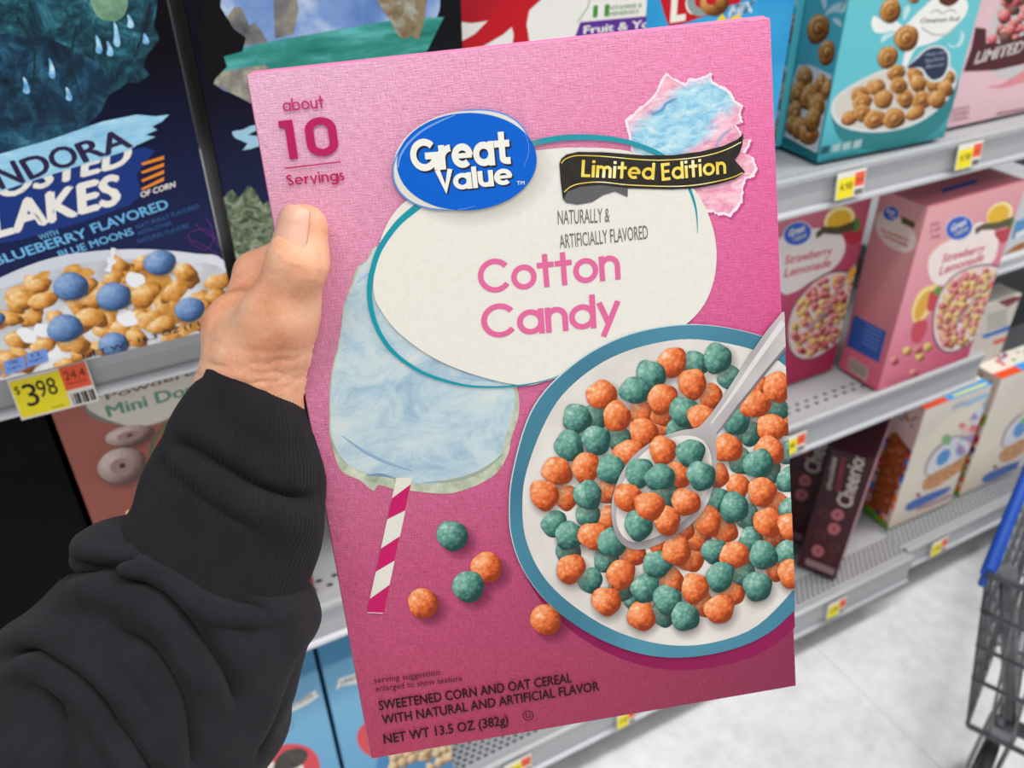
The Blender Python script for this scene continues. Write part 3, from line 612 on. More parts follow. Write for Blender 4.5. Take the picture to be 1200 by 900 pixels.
pr.px([(-40, 60), (30, 40), (80, 55), (120, 80), (126, 110), (110, 140), (60, 168), (-40, 195)], noise_ink('deep_forest', [(.35, '081624'), (.5, '16364e'), (.62, '2c6480'), (.75, '6aa9b8')], 50, 10, dist=.4, nrough=.75), 2, 3)
pr.px([(108, -5), (146, -5), (148, 12), (138, 24), (118, 22), (109, 10)], noise_ink('mossy_globe', [(.3, '3e6b55'), (.6, '8cb598'), (.8, 'c3dbc0')], 50, 6), 3, 4)
for x, y, h_ in ((115, 52, 11), (128, 57, 9), (136, 40, 15), (170, 45, 7), (152, 25, 8), (60, 80, 12), (30, 100, 10), (80, 110, 8)):
    pr.px([(x-3, y-h_), (x+1, y-h_*.6), (x+5, y+h_*.6), (x+2, y+h_), (x-3, y+h_*.7), (x-2, y)], noise_ink('glow_drop', [(.35, '3f8fd0'), (.6, 'a8dcf6'), (.75, 'eafaff')], 120, 2), 4, 3)
pr.line([(176, 4), (170, 30), (160, 60)], [3, 2.4, 1.5], ink('1a2229'), 4); pr.line([(20, 20), (40, 60), (36, 120)], [4, 3, 2], ink('16323c'), 4); pr.line([(90, 30), (84, 70), (96, 120)], [3, 2, 2], ink('16323c'), 4)
# white block lettering with a blue edge, light blue brush band over it
BE = ink('17357e')
pr.px([(-30, 225), (170, 172), (160, 205), (152, 240), (-30, 290)], BE, 5, 3)
pr.text('FROSTED', (-58, 248), (158, 190), 30, WH, 6, .045, .35)
pr.text('FLAKES', (-32, 287), (150, 236), 41, BE, 6.4, .09, .3); pr.text('FLAKES', (-34, 286), (148, 235), 38, WH, 7, .05, .3)
pr.px([(-40, 188), (0, 180), (60, 163), (120, 142), (160, 134), (182, 136), (198, 134), (190, 142), (178, 148), (184, 152), (170, 158), (182, 160), (160, 170), (150, 176), (80, 198), (0, 224), (-40, 232)], noise_ink('brush_blue', [(.3, '7fbfe4'), (.6, 'a3d6f0'), (.8, 'c8ebf8')], 60, 6, stretch=(1, 1, 3)), 9)
PLUM = ink('2c2348'); 
for ch, p0, p1, h_ in (('A', (-32, 232), (-8, 224), 33), ('N', (2, 221), (29, 213), 31), ('D', (36, 210), (62, 200), 29), ('O', (65, 200), (94, 190), 28), ('R', (99, 190), (124, 181), 27), ('A', (124, 182), (155, 171), 27)):
    pr.text(ch, p0, p1, h_, PLUM, 10, .028)
for k in range(4):
    y = 188+k*8.3; pr.px([(165, y+3+k*1.6), (192, y-6), (192, y-1.5), (167, y+5.5+k*1.4)], ink('e88a2e'), 10)
pr.text('OF CORN', (166, 231), (207, 218), 7, WH, 10, .03, .3)
LB = ink('6db4e4')
pr.text('WITH', (47, 281), (69, 274), 7, LB, 10, .02); pr.text('BLUEBERRY', (-4, 311), (103, 277), 12.5, LB, 10, .025); pr.text('FLAVORED', (110, 273), (198, 243), 12.5, LB, 10, .025)
pr.text('BLUE MOONS', (71, 302), (157, 274), 9.5, LB, 10, .02)
DB = ink('35639c')
for i, (t_, a_, b_) in enumerate((('NATURALLY FLAVORED', (161, 268), (234, 243)), ('WITH OTHER', (162, 276), (202, 263)), ('NATURAL FLAVORS', (162, 285), (222, 266)))): pr.text(t_, a_, b_, 6, DB, 10)
PUR = ink('6a2c86')
for q in ([(222, 272), (240, 268), (250, 280), (240, 292), (224, 284), (220, 274)], [(240, 255), (246, 262), (250, 275), (256, 290)], [(228, 262), (244, 275), (258, 280)], [(222, 280), (236, 286), (256, 298)], [(-4, 330), (4, 328), (6, 336)]): pr.line(q, .9, PUR, 10)
# bowl picture
pr.px([(-60, 360), (0, 325), (60, 302), (120, 293), (180, 292), (230, 297), (262, 305), (290, 360), (270, 420), (-60, 480)], noise_ink('bowl_white', [(.3, 'c3cad6'), (.7, 'e3e7ee')], 10, 2), 11, 4)
pr.px([(-60, 368), (10, 335), (80, 312), (150, 303), (220, 306), (262, 316), (290, 360), (270, 420), (-60, 480)], noise_ink('milk_cold', [(.3, 'aab0b8'), (.5, 'c8ccd2'), (.7, 'eceef0')], 18, 4), 12, 4)
FG = noise_ink('gold_flake_mass', [(.3, '96602a'), (.45, 'c98c3a'), (.6, 'e2ac58'), (.75, 'f4dcae')], 45, 8, dist=1.5)
scatter(pr, [(-5, 350), (40, 325), (110, 312), (200, 305), (262, 318), (262, 380), (-5, 455)], (11, 19), [FLAKE, FLAKE, FG], 75, 13, 5, .6, .2)
rr_ = random.Random(3)
for i, (x, y, r) in enumerate([(100, 335, 15), (28, 350, 18), (50, 352, 17), (90, 380, 14), (108, 372, 18), (170, 345, 20), (205, 340, 18), (216, 318, 16), (142, 385, 19), (190, 380, 17), (160, 395, 16), (50, 405, 16), (20, 398, 15), (88, 403, 18), (235, 360, 14), (240, 375, 16), (140, 310, 12), (10, 420, 15), (120, 345, 12), (66, 372, 13), (12, 372, 14)]):
    pr.disc(x, y, r, FLAKE, 16+i*.05, r*.62, rr_.uniform(-50, 40), .2)
for i, (x, y, r) in enumerate([(50, 386, 11), (158, 327, 12), (148, 372, 13), (32, 392, 12), (130, 305, 6)]): pr.disc(x, y, r, ink('eceff3'), 18+i*.05, r*.7, 20, .15)
pr.line([(133, 290), (130, 305), (126, 318)], [6, 4, 8], ink('e8ebf0'), 19)
for i, (x, y, r) in enumerate([(187, 307, 19), (83, 335, 21), (133, 347, 21), (222, 362, 18), (76, 384, 21), (133, 403, 18), (-4, 372, 10)]):
    pr.disc(x+2, y+5, r*1.1, SH, 19.4, r*.85); pr.disc(x, y, r, BERRY, 20+i*.05, r*.78, -5, .04)
pr.text('NET WT 16.3 OZ (1 LB)', (98, 420), (250, 376), 6.5, ink('2a2438'), 22, .02)
for k, (x, y) in enumerate(((-12, 436), (17, 428), (43, 419))):
    pr.px([(x-13, y-5), (x+11, y-12), (x+14, y+3), (x-11, y+11)], ink('6f92d6'), 21, 0); pr.text(('2g', '190', '12')[k], (x-5, y-1), (x+5, y-4), 5, ink('1c2450'), 22); pr.text('Sugars', (x-8, y+5), (x+8, y), 3.4, ink('1c2450'), 22)
pr.build('front_print', c.root, 'printed front with jungle picture, white lettering and bowl of golden flakes')
pr = Print(Board(c.mw, (c.W, 0, 0), (0, 1, 0), (0, 0, 1), (1, 0, 0)), c.T, c.H)
# second navy box
x1 = on_y(532, 20, .684).x
c2 = Carton('cereal_box', 'navy box with a mountain lake picture behind the held box top left corner', 'cereal box', (.098, .664, ZA+.0015), EX, EZ, x1-.1, .33, .07, NAVY, bev=.002)
pr = c2.pf(); c2.cover(pr, grad_ink('navy_fade_b', ([(0, '1b2f66'), (.3, '0f1a44'), (.55, '06091c'), (1, '04060c')], [(0, '1b2f66'), (.3, '0f1a44'), (.55, '05070f'), (1, '04060c')]), rough=.35), 0)
shore = [(254, -60), (254, 0), (258, 10), (253, 20), (262, 28), (270, 33), (280, 40), (284, 54), (282, 60), (262, 64), (264, 76), (258, 88), (250, 98), (262, 106), (280, 112), (300, 124), (330, 130), (500, 75), (482, 55), (498, 45), (508, 30), (515, 12), (520, -60)]
pr.px(shore, noise_ink('print_sky', [(.3, '4c74b4'), (.5, '7f9fd4'), (.62, 'c9d8ec')], 14, 5), 1)
ROCK = noise_ink('sea_rock', [(.3, '4c4f58'), (.5, '777877'), (.7, 'a39c86')], 60, 7)
pr.px([(258, 32), (266, 20), (275, 8), (282, 8), (288, 20), (292, 30), (298, 26), (306, 36), (314, 50), (280, 54)], ROCK, 2)
pr.px([(320, -20), (345, -20), (350, 10), (344, 40), (322, 45)], ROCK, 2)
pr.px([(258, 64), (284, 56), (320, 48), (480, 20), (520, 20), (500, 60), (330, 110), (258, 88)], noise_ink('lagoon', [(.3, '1f6f64'), (.5, '339084'), (.7, '5fb9b8')], 20, 4, stretch=(1, 1, 5)), 3)
pr.px([(256, 84), (310, 76), (330, 90), (330, 130), (300, 124), (250, 98)], noise_ink('stony_shore', [(.3, '59616a'), (.5, '8c8a80'), (.7, 'b7b8a4')], 80, 6), 4)
pr.px([(440, -20), (500, -20), (498, 8), (490, 35), (470, 45), (455, 20), (446, 8)], noise_ink('wooden_wheel', [(.3, '4e4438'), (.5, '8a7a5c'), (.7, 'b5c8c4')], 70, 7), 4, 3)
pr.px([(486, -20), (500, -20), (498, 20), (490, 46), (484, 44), (490, 15)], ink('8d7f63'), 5)
pr.px([(250, -60), (264, -60), (258, 8), (274, 34), (288, 44), (284, 60), (262, 66), (266, 78), (244, 100), (230, 40)], ink('04060c'), 6)
pr.px([(272, 154), (284, 152), (292, 148), (302, 146), (302, 152), (290, 158), (306, 160), (306, 170), (284, 176), (290, 168), (276, 162)], ink('9cc8de'), 6, 2)
LEAF = noise_ink('agave_leaves', [(.3, '26332c'), (.45, '566650'), (.58, '8b967a'), (.72, 'b8c2a4')], 90, 8, dist=2)
pr.px([(258, 250), (262, 232), (272, 222), (280, 232), (290, 218), (300, 224), (308, 240), (320, 236), (330, 300), (330, 340), (262, 345), (262, 300), (256, 280)], LEAF, 6, 2)
pr.px([(256, 272), (270, 286), (282, 300), (296, 290), (306, 300), (300, 330), (262, 330)], noise_ink('pale_agave', [(.3, '6f8478'), (.6, 'b5c4b0')], 70, 4), 7, 2)
pr.build('front_print', c2.root, 'printed front with lake picture')
pr = c2.pl(); c2.cover(pr, ink('55554f'), 0); pr.build('side_print', c2.root, 'grey printed side strip')
# ------------------------------------------------------------------ white box with the red letter, blue loops box
xa, xb, xc = on_y(533, 30, .684).x, on_y(765, 10, .684).x, .71
c = Carton('cereal_box', 'white cereal box with a large red swash letter, behind the top of the pink box', 'cereal box', (xa+.002, .69, ZA+.0015), EX, EZ, xb-xa-.004, .31, .065, ink('e9e8e4'), bev=.002)
pr = c.pf(); RD = ink('c01222')
pr.px([(533, -40), (598, -40), (594, 0), (580, 20), (560, 26), (545, 26), (536, 18)], noise_ink('cherry_red', [(.3, '9b0c1c'), (.7, 'c4162a')], 12, 2), 1, 4)
pr.px([(606, -16), (644, -16), (610, 22), (590, 40), (566, 54), (533, 60), (533, 53), (556, 40), (578, 18)], RD, 1.2, 0)
pr.px([(598, 2), (626, -16), (642, -8), (620, 12), (617, 28), (622, 60), (600, 60), (602, 40), (597, 22)], RD, 2, 0)
pr.line([(677, 26), (689, 8), (694, -12)], .8, ink('4a9a3a'), 2, 0)
pr.text('11', (696, 20), (712, 18.5), 14, ink('3f8f30'), 2, .05); pr.text('VITAMINS &', (714, 12), (752, 8), 5, ink('6d9a5c'), 2, .01); pr.text('MINERALS', (714, 19), (748, 15), 5, ink('6d9a5c'), 2, .01)
pr.px([(680, 26), (768, 18), (768, 60), (668, 60)], ink('5a2d92'), 2); pr.text('Fruit & Yogurt', (684, 40), (790, 29), 10, WH, 3, .03)
pr.build('front_print', c.root, 'printed front with red letter and purple band')
c = Carton('cereal_box', 'bright blue ring cereal box with red letters, right of the white box', 'cereal box', (xb+.002, .70, ZA+.0015), EX, EZ, .19, .31, .065, ink('2e9bd6'), bev=.002)
pr = c.pf(); c.cover(pr, noise_ink('bright_blue', [(.3, '2492cf'), (.7, '45b2e4')], 8, 2), 0)
pr.px([(768, -60), (850, -60), (872, -4), (856, 6), (842, 14), (822, 20), (806, 26), (790, 30), (780, 22)], RD, 1, 2)
pr.stroke('L', (785, 27), (803, 24), 40, WH, 2, w=.2); pr.stroke('oo', (802, 18), (848, 12), 34, WH, 2, w=.22, xh=.9)
pr.disc(820, 2, 15, ink('8e9a9a'), 3, 17); pr.disc(820, 2, 6, RD, 3.5, 7)
pr.disc(837, 3, 17, ROLL, 4, 16); pr.disc(833, 0, 6, RD, 5, 6)
pr.text('MIX', (853, 21), (884, 13), 14, ink('d6e4f2'), 4, .05, .3)
pr.px([(838, 26), (846, 16), (852, 24), (866, 14), (870, 24), (836, 30)], ink('f2d21e'), 3)
pr.build('front_print', c.root, 'printed front with red and white letters')
# ------------------------------------------------------------------ teal cinnamon boxes
A_ = on_z(957.7, 191, ZA+.001); Bq = on_z(1106, 162, ZA+.001); A_.z = ZA+.0015; U = Vector((Bq.x-A_.x, Bq.y-A_.y, 0)); TT = .064
TL_ = ink('4fb9c8')
def teal_art(c, front=True, dx=0):
    pr = c.pl(); c.cover(pr, grad_ink('teal_side', ([(0, '2b8a92'), (.2, '3fa3b2'), (1, '58bccd')], [(0, '2b8a92'), (.2, '3fa3b2'), (1, '58bccd')])), 0)
    D = lambda q: [(x+dx, y) for x, y in q]
    pr.px(D([(928, 96), (936, 76), (950, 76), (975, 88), (958, 178), (920, 158)]), ink('c9cdd0'), 1)
    pr.px(D([(915, 155), (958, 180), (957, 192), (915, 165)]), ink('1e7076'), 3); pr.line(D([(918, 157), (957, 178)]), 1.6, ink('d6dcdc'), 3.4, 0)
    for i, (x, y, rx, ry) in enumerate([(943, 90, 10, 12), (934, 110, 9, 16), (961, 98, 6, 12), (968, 106, 6, 14), (948, 114, 10, 16), (931, 132, 9, 14), (957, 124, 10, 15), (928, 146, 7, 12), (938, 150, 10, 14), (948, 158, 12, 12), (953, 140, 9, 16)]):
        pr.disc(x+dx, y, rx, ROLL, 2+i*.06, ry, 15, .08); pr.disc(x+dx+1, y+1, rx*.55, ink('8a5526'), 2.02+i*.06, ry*.5, 20); pr.disc(x+dx+1, y+1, rx*.42, ROLL, 2.04+i*.06, ry*.38, 20)
    for x, y, rx, ry in ((959, 34, 13, 18), (969, 62, 10, 15)):
        pr.disc(x+dx, y, rx, ROLL, 3, ry, 10, .05); pr.disc(x+dx+1, y-1, rx*.6, ink('8a5526'), 3.1, ry*.6, 10); pr.disc(x+dx+1, y-1, rx*.45, ROLL, 3.2, ry*.45, 10); pr.disc(x+dx+1, y-1, rx*.18, ink('8a5526'), 3.3, ry*.18)
    SW = ink('b9dbe2')
    pr.px(D([(966, 18), (976, 6), (994, 0), (996, -14), (990, 14), (978, 14)]), SW, 1, 3); pr.px(D([(961, -6), (968, -6), (969, 6), (966, 12)]), SW, 1, 2); pr.px(D([(975, 22), (983, 22), (987, 30), (982, 30)]), SW, 1, 3)
    pr.build('side_print', c.root, 'printed narrow side with cinnamon swirls')
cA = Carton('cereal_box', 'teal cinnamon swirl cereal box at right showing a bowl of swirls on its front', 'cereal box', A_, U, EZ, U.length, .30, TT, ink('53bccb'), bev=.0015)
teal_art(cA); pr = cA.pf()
c5 = lambda q: C(900, 0, .25, q)
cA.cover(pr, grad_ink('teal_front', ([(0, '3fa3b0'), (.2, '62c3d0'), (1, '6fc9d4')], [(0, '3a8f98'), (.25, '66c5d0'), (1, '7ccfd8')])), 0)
pr.px(c5([(700, 60), (790, -20), (860, -60), (930, 0), (930, 60), (880, 120), (800, 185), (740, 210), (690, 230), (640, 330), (630, 300), (640, 230), (600, 150), (540, 155), (500, 150), (484, 110), (500, 75), (560, 110), (600, 100), (640, 120)]), ink('eef0ee'), 1, 4)
pr.px(c5([(800, 0), (820, -40), (900, -30), (890, 5), (850, 30), (815, 20)]), noise_ink('choc', [(.3, '3c1c14'), (.7, '6b3a2a')], 60, 4), 2, 3)
pr.text('Cinnamon Roll', c5([(712, 108)])[0], c5([(892, 98)])[0], 6, ink('6b5a50'), 2, .02); pr.line(c5([(720, 130), (770, 160), (830, 162), (870, 140)]), 1.4, ink('b9bcba'), 2)
pr.line(c5([(760, 60), (790, 48), (820, 62), (850, 45), (880, 55)]), .8, ink('8a8a84'), 2)
for q in ([(632, 80), (640, 40), (655, 25), (667, 40), (650, 80), (640, 95)], [(528, 200), (540, 165), (590, 150), (592, 160), (560, 180)], [(840, 205), (880, 215), (900, 180), (905, 145), (920, 170), (900, 215), (860, 222)]): pr.px(c5(q), ink('c3e4ea'), 1, 3)
bowl = [(295, 500), (300, 560), (330, 640), (400, 690), (560, 700), (700, 660), (800, 600), (870, 500), (890, 400), (880, 340), (850, 310), (780, 300), (600, 310), (480, 350), (370, 410), (310, 460)]
pr.px(c5(bowl), grad_ink('bowl_teal', ([(0, '2c8088'), (1, '3f9da6')], [(0, '205f66'), (1, '5db3b8')])), 3, 4)
pr.px(c5([(295, 500), (300, 545), (340, 590), (420, 615), (520, 620), (640, 600), (740, 555), (830, 480), (880, 400), (880, 340), (850, 310), (780, 300), (600, 310), (480, 350), (370, 410), (310, 460)]), ink('d7dcdc'), 4, 4)
pr.px(c5([(315, 500), (320, 540), (360, 575), (440, 598), (540, 602), (640, 582), (740, 535), (820, 462), (866, 390), (866, 345), (830, 320), (700, 315), (600, 325), (480, 362), (380, 420), (325, 465)]), ink('d5cfc6'), 5, 4)
for i, (x, y, rx, ry) in enumerate([(600, 340, 45, 35), (690, 345, 40, 35), (430, 440, 45, 35), (505, 410, 45, 40), (850, 360, 24, 36), (780, 390, 45, 40), (610, 400, 40, 42), (700, 390, 40, 45), (440, 480, 50, 38), (540, 465, 50, 42), (640, 460, 42, 48), (380, 555, 42, 32), (720, 470, 50, 42), (830, 410, 36, 45), (440, 530, 40, 44), (790, 465, 45, 42), (500, 560, 55, 44), (690, 530, 50, 30), (590, 555, 56, 46)]):
    x, y = 900+x*.25, y*.25; pr.disc(x, y, rx*.25, ROLL, 6+i*.08, ry*.25, -25, .08)
    if i % 2 == 0: pr.disc(x, y, rx*.15, ink('9a6630'), 6.03+i*.08, ry*.15, -25); pr.disc(x, y, rx*.11, ROLL, 6.05+i*.08, ry*.11, -25)
for x, y, rx, ry in ((573, 50, 48, 60), (648, 178, 55, 64), (560, 268, 46, 55), (680, -5, 28, 18)):
    x, y = 900+x*.25, y*.25; pr.disc(x, y, rx*.25, ROLL, 8, ry*.25, 20, .05); pr.disc(x, y, rx*.15, ink('9a6630'), 8.1, ry*.15, 20); pr.disc(x, y, rx*.11, ROLL, 8.2, ry*.11, 20); pr.disc(x+.5, y, rx*.05, ink('8a5526'), 8.3, ry*.05)
pr.px(c5([(635, 330), (690, 270), (740, 225), (800, 212), (845, 240), (850, 310), (820, 370), (770, 385), (735, 360), (710, 325), (665, 318)]), ink('d9e2e6'), 9, 4)
pr.px(c5([(650, 318), (700, 272), (745, 232), (800, 222), (836, 246), (840, 308), (815, 358), (772, 374), (742, 350), (715, 316)]), ink('27344e'), 10, 4)
for k in range(3): pr.text(('Made with', 'Real Butter', 'flavor')[k], c5([(735, 265+k*28)])[0], c5([(828, 250+k*28)])[0], 4.5, ink('9fabc0'), 11)
for k in range(4): pr.px(c5([(252+k*50, 688-k*9), (290+k*50, 680-k*10), (282+k*50, 715-k*9), (244+k*50, 724-k*9)]), ink('2b5660' if k == 0 else 'a7c5c9'), 9)
for k in range(2): pr.line(c5([(250, 745+k*14), (420, 712+k*14)]), 1, ink('2a7c88'), 9, 0)
pr.build('front_print', cA.root, 'printed front with bowl of cinnamon swirls')
Bd = Vector((-U.y, U.x, 0)).normalized(); Bo = A_+Bd*(TT+.003)-U.normalized()*.010
cB = Carton('cereal_box', 'second teal cinnamon box, only its narrow side showing beside the pink box edge', 'cereal box', Bo, U, EZ, U.length, .30, TT, ink('53bccb'), bev=.0015)
teal_art(cB, dx=-32)
# light pink box, maroon band
p0 = on_z(1106, 152, ZA+.001); p0 = Vector((p0.x-.012, p0.y, ZA+.0015))
c = Carton('cereal_box', 'pale pink limited edition cereal box with a maroon band in the top right corner', 'cereal box', p0, EX, EZ, .2, .30, .06, ink('e4bfc9'), bev=.0015)
pr = c.pf(); c2_ = lambda q: C(1100, 0, .1779, q)
pr.px(c2_([(330, 280), (345, 150), (400, 20), (440, -60), (700, -60), (700, 300), (560, 420), (560, 460), (480, 515), (400, 510), (350, 480), (320, 400)]), ink('c9c6ca'), 1, 3)
scatter(pr, c2_([(345, 270), (370, 140), (440, 0), (470, -60), (700, -60), (700, 250), (560, 240), (400, 290)]), (5, 9), [PRUF, PRUF, round_ink('cocoa_puff', [(0, '2b1512'), (.5, '5e3830'), (1, 'a07a6c')], 200, .4)], 46, 2, 12, .9)
pr.px(c2_([(310, 570), (400, 560), (470, 520), (570, 460), (700, 400), (700, 520), (560, 540), (420, 580)]), ink('dd8f95'), 1, 2)
pr.px(c2_([(242, 180), (312, 190), (310, 285), (420, 285), (560, 230), (700, 150), (700, 340), (560, 420), (380, 462), (162, 470), (215, 320)]), ink('4f1f26'), 4)
pr.text('LIMITED EDITION', c2_([(232, 420)])[0], c2_([(900, 250)])[0], 13.5, ink('dcd3d0'), 5, .04, .15)
for k in range(3): pr.text(('CHOCOLATE', 'STRAWBERRY', 'CEREAL')[k], c2_([(75, 740+k*32)])[0], c2_([(200, 715+k*32)])[0], 4, ink('9a5a6a'), 5)
pr.line(c2_([(380, 750), (700, 690)]), 1.2, ink('8a5a66'), 5, 0)
pr.build('front_print', c.root, 'printed front with maroon band and pink cereal bowl')

# ------------------------------------------------------------------ middle shelf
def lemonade(label, o, W, off=(0, 0), side=True):
    c = Carton('cereal_box', label, 'cereal box', o, EX, EZ, W, .296, .079, ink('d3808d'), None, bev=.0015)
    return c
po = on_z(1028, 459, ZC+.001); po.z = ZC+.0015
c = lemonade('pink strawberry lemonade cereal box seen from its corner, on the middle shelf edge', po, .205)
pr = c.pf(); c6 = lambda q: C(900, 200, .25, q)
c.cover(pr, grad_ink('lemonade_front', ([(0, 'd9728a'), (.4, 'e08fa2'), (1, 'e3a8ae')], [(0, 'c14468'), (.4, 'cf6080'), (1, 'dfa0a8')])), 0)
pr.px(c6([(748, 450), (760, 400), (800, 355), (860, 320), (940, 270), (1000, 240), (1050, 270), (1078, 310), (1075, 370), (1050, 430), (960, 480), (880, 525), (820, 538), (770, 520)]), ink('f0e2e0'), 1, 4)
pr.line(c6([(748, 450), (760, 390), (800, 345), (850, 320)]), 1, ink('f0c080'), 2)
pr.disc(900+1085*.25, 200+205*.25, 17, ink('f3e3a0'), 2, 13, -40); pr.disc(900+1080*.25, 200+207*.25, 14, ink('e6b52c'), 3, 10, -40)
pr.px(c6([(1060, 290), (1120, 270), (1150, 230), (1140, 300), (1100, 340)]), ink('b83a4a'), 2, 3); pr.px(c6([(1110, 260), (1150, 215), (1160, 250), (1140, 265)]), ink('5d8a3a'), 3, 2)
pr.px(c6([(970, 270), (1010, 248), (1080, 240), (1145, 215), (1140, 255), (1070, 275), (1000, 278), (972, 300)]), ink('55502f'), 5)
brand(pr, 900+895*.25, 200+268*.25, 16, 13, 5, -28)
for t_, a_, b_ in (('Strawberry', (812, 432), (1010, 378)), ('Lemonade', (800, 490), (1005, 422))): pr.text(t_, c6([a_])[0], c6([b_])[0], 10, ink('d0526a'), 5, .02)
for k in range(3): pr.text(('about', '10', 'Servings')[k], c6([(760, 262+k*30)])[0], c6([(803, 250+k*30)])[0], 5, ink('a8405c'), 5)
bw_ = c6([(768, 720), (785, 620), (830, 530), (900, 470), (990, 440), (1060, 440), (1100, 470), (1100, 600), (1040, 720), (960, 800), (880, 850), (820, 850), (780, 800)])
pr.px(bw_, ink('85596e'), 4, 4); pr.px([(x*.955+51, y*.955+16.2) for x, y in bw_], ink('e6d2cf'), 5, 4)
scatter(pr, [(x*.87+148, y*.87+47) for x, y in bw_], (3.2, 4.8), [PRUF, PRUF, YPUF, YPUF], 230, 6, 21, .95, .05)
pr.line(c6([(870, 720), (940, 640), (990, 560), (1100, 450)]), [2, 3, 1.5, 3], ink('b5a2a8'), 12)
pr.px(c6([(672, 680), (690, 600), (730, 550), (790, 535), (800, 580), (760, 660), (700, 715)]), ink('f1d88a'), 2, 3); pr.px(c6([(685, 680), (705, 610), (745, 565), (770, 575), (740, 650), (705, 700)]), ink('e0a83c'), 3, 3)
pr.px(c6([(745, 640), (760, 570), (800, 560), (830, 580), (790, 640), (755, 660)]), ink('c63c48'), 4, 3); pr.px(c6([(775, 575), (790, 545), (825, 550), (815, 585)]), ink('6a8a3c'), 5, 3); pr.px(c6([(670, 760), (690, 710), (740, 700), (745, 740), (715, 800), (680, 805)]), ink('c64a58'), 4, 3)
for x, y, m in ((650, 845, YPUF), (710, 872, YPUF), (748, 826, YPUF), (700, 838, PRUF), (590, 890, PRUF), (680, 950, PRUF)): pr.disc(900+x*.25, 200+y*.25, 5.5, m, 5)
for k in range(2): pr.line(c6([(560, 985+k*16), (720, 940+k*16)]), 1, ink('b55a70'), 5, 0)
pr.build('front_print', c.root, 'printed front with white oval, lemon and bowl')
pr = c.pl(); c.cover(pr, grad_ink('lemonade_side', ([(0, 'd8607c'), (.3, 'bf7480'), (1, 'cc9498')], [(0, 'd8607c'), (.3, 'bf7480'), (1, 'd4a0a2')])), 0)
pr.px(c6([(505, 230), (530, 195), (570, 195), (640, 240), (685, 290), (695, 340), (670, 378), (620, 380), (560, 350), (515, 295)]), ink('d9cdc4'), 1, 4)
brand(pr, 900+577*.25, 200+200*.25, 9, 8.5, 3, 20); pr.px(c6([(628, 212), (690, 245), (685, 272), (625, 245)]), ink('55502f'), 3)
pr.text('Strawberry', c6([(530, 285)])[0], c6([(660, 335)])[0], 5, ink('c0505c'), 3, .02); pr.text('Lemonade', c6([(540, 310)])[0], c6([(655, 360)])[0], 5, ink('c0505c'), 3, .02)
pr.px(c6([(405, 675), (555, 755), (520, 900), (368, 820)]), ink('2f55a4'), 3)
for k in range(5): pr.line(c6([(460+(-k*5), 722+k*20), (535-k*5, 762+k*20)]), .8, ink('7f9ad0'), 4, 0)
pr.px(c6([(385, 868), (470, 925), (462, 990), (375, 930)]), ink('b9aaa4'), 3)
for k in range(6): pr.line(c6([(393+k*13, 880+k*8), (385+k*13, 930+k*8)]), 1.2, ink('4c4342'), 4, 0)
pr.build('side_print', c.root, 'printed narrow side with blue panel and barcode')
pr = c.pt(); pr.px([(1102, 222), (1143, 210), (1146, 214), (1105, 226)], ink('2c62b8'), 1); pr.build('top_print', c.root)
# the same kind pushed back, half hidden by the hero box; shade put into its inks
q = on_z(975, 433, ZC+.001)
c = lemonade('shade-darkened strawberry lemonade box set further back, half hidden behind the held pink box', Vector((q.x-.205, q.y, ZC+.0015)), .205)
pr = c.pf(); c.cover(pr, grad_ink('lemonade_shaded', ([(0, 'b02858'), (.4, 'bb3a68'), (1, 'c77a88')], [(0, '9c2048'), (.4, 'a83458'), (1, 'b8566c')])), 0)
pr.px(c6([(0, 420), (40, 330), (110, 290), (220, 270), (300, 280), (350, 310), (362, 360), (340, 420), (290, 470), (200, 520), (130, 565), (60, 570)]), ink('e4dcda'), 1, 4)
pr.disc(900+335*.25, 200+230*.25, 19, ink('f0dfa0'), 2, 15, -30); pr.disc(900+333*.25, 200+233*.25, 15, ink('dfae2c'), 3, 11, -30)
pr.px(c6([(355, 300), (400, 280), (440, 290), (420, 340), (370, 340)]), ink('b03040'), 2, 3); pr.px(c6([(390, 240), (425, 220), (430, 270), (400, 285)]), ink('55803a'), 3, 2)
pr.px(c6([(225, 290), (260, 262), (330, 262), (400, 235), (405, 275), (330, 300), (260, 295), (225, 320)]), ink('4a462c'), 5)
brand(pr, 900+137*.25, 200+295*.25, 16.5, 13, 5, -22)
for t_, a_, b_ in (('Strawberry', (75, 440), (295, 392)), ('Lemonade', (75, 500), (290, 448))): pr.text(t_, c6([a_])[0], c6([b_])[0], 10.5, ink('cc4a60'), 5, .02)
bw_ = c6([(88, 740), (110, 650), (170, 560), (250, 490), (330, 465), (400, 480), (440, 540), (440, 660), (370, 760), (300, 830), (220, 880), (150, 885), (100, 840)])
pr.px(bw_, ink('75485e'), 4, 4); pr.px([(x*.955+43.2, y*.955+17.) for x, y in bw_], ink('dccbc6'), 5, 4)
scatter(pr, [(x*.87+125, y*.87+49) for x, y in bw_], (3.2, 5), [PRUF, PRUF, YPUF, YPUF], 230, 6, 22, .95, .05)
pr.line(c6([(180, 740), (270, 660), (310, 580), (405, 440)]), [5, 3, 1.5, 3], ink('a8939b'), 12); pr.px(c6([(370, 480), (410, 440), (412, 470), (385, 520)]), ink('e0a83c'), 12)
pr.build('front_print', c.root, 'printed front with white oval, lemon and bowl')
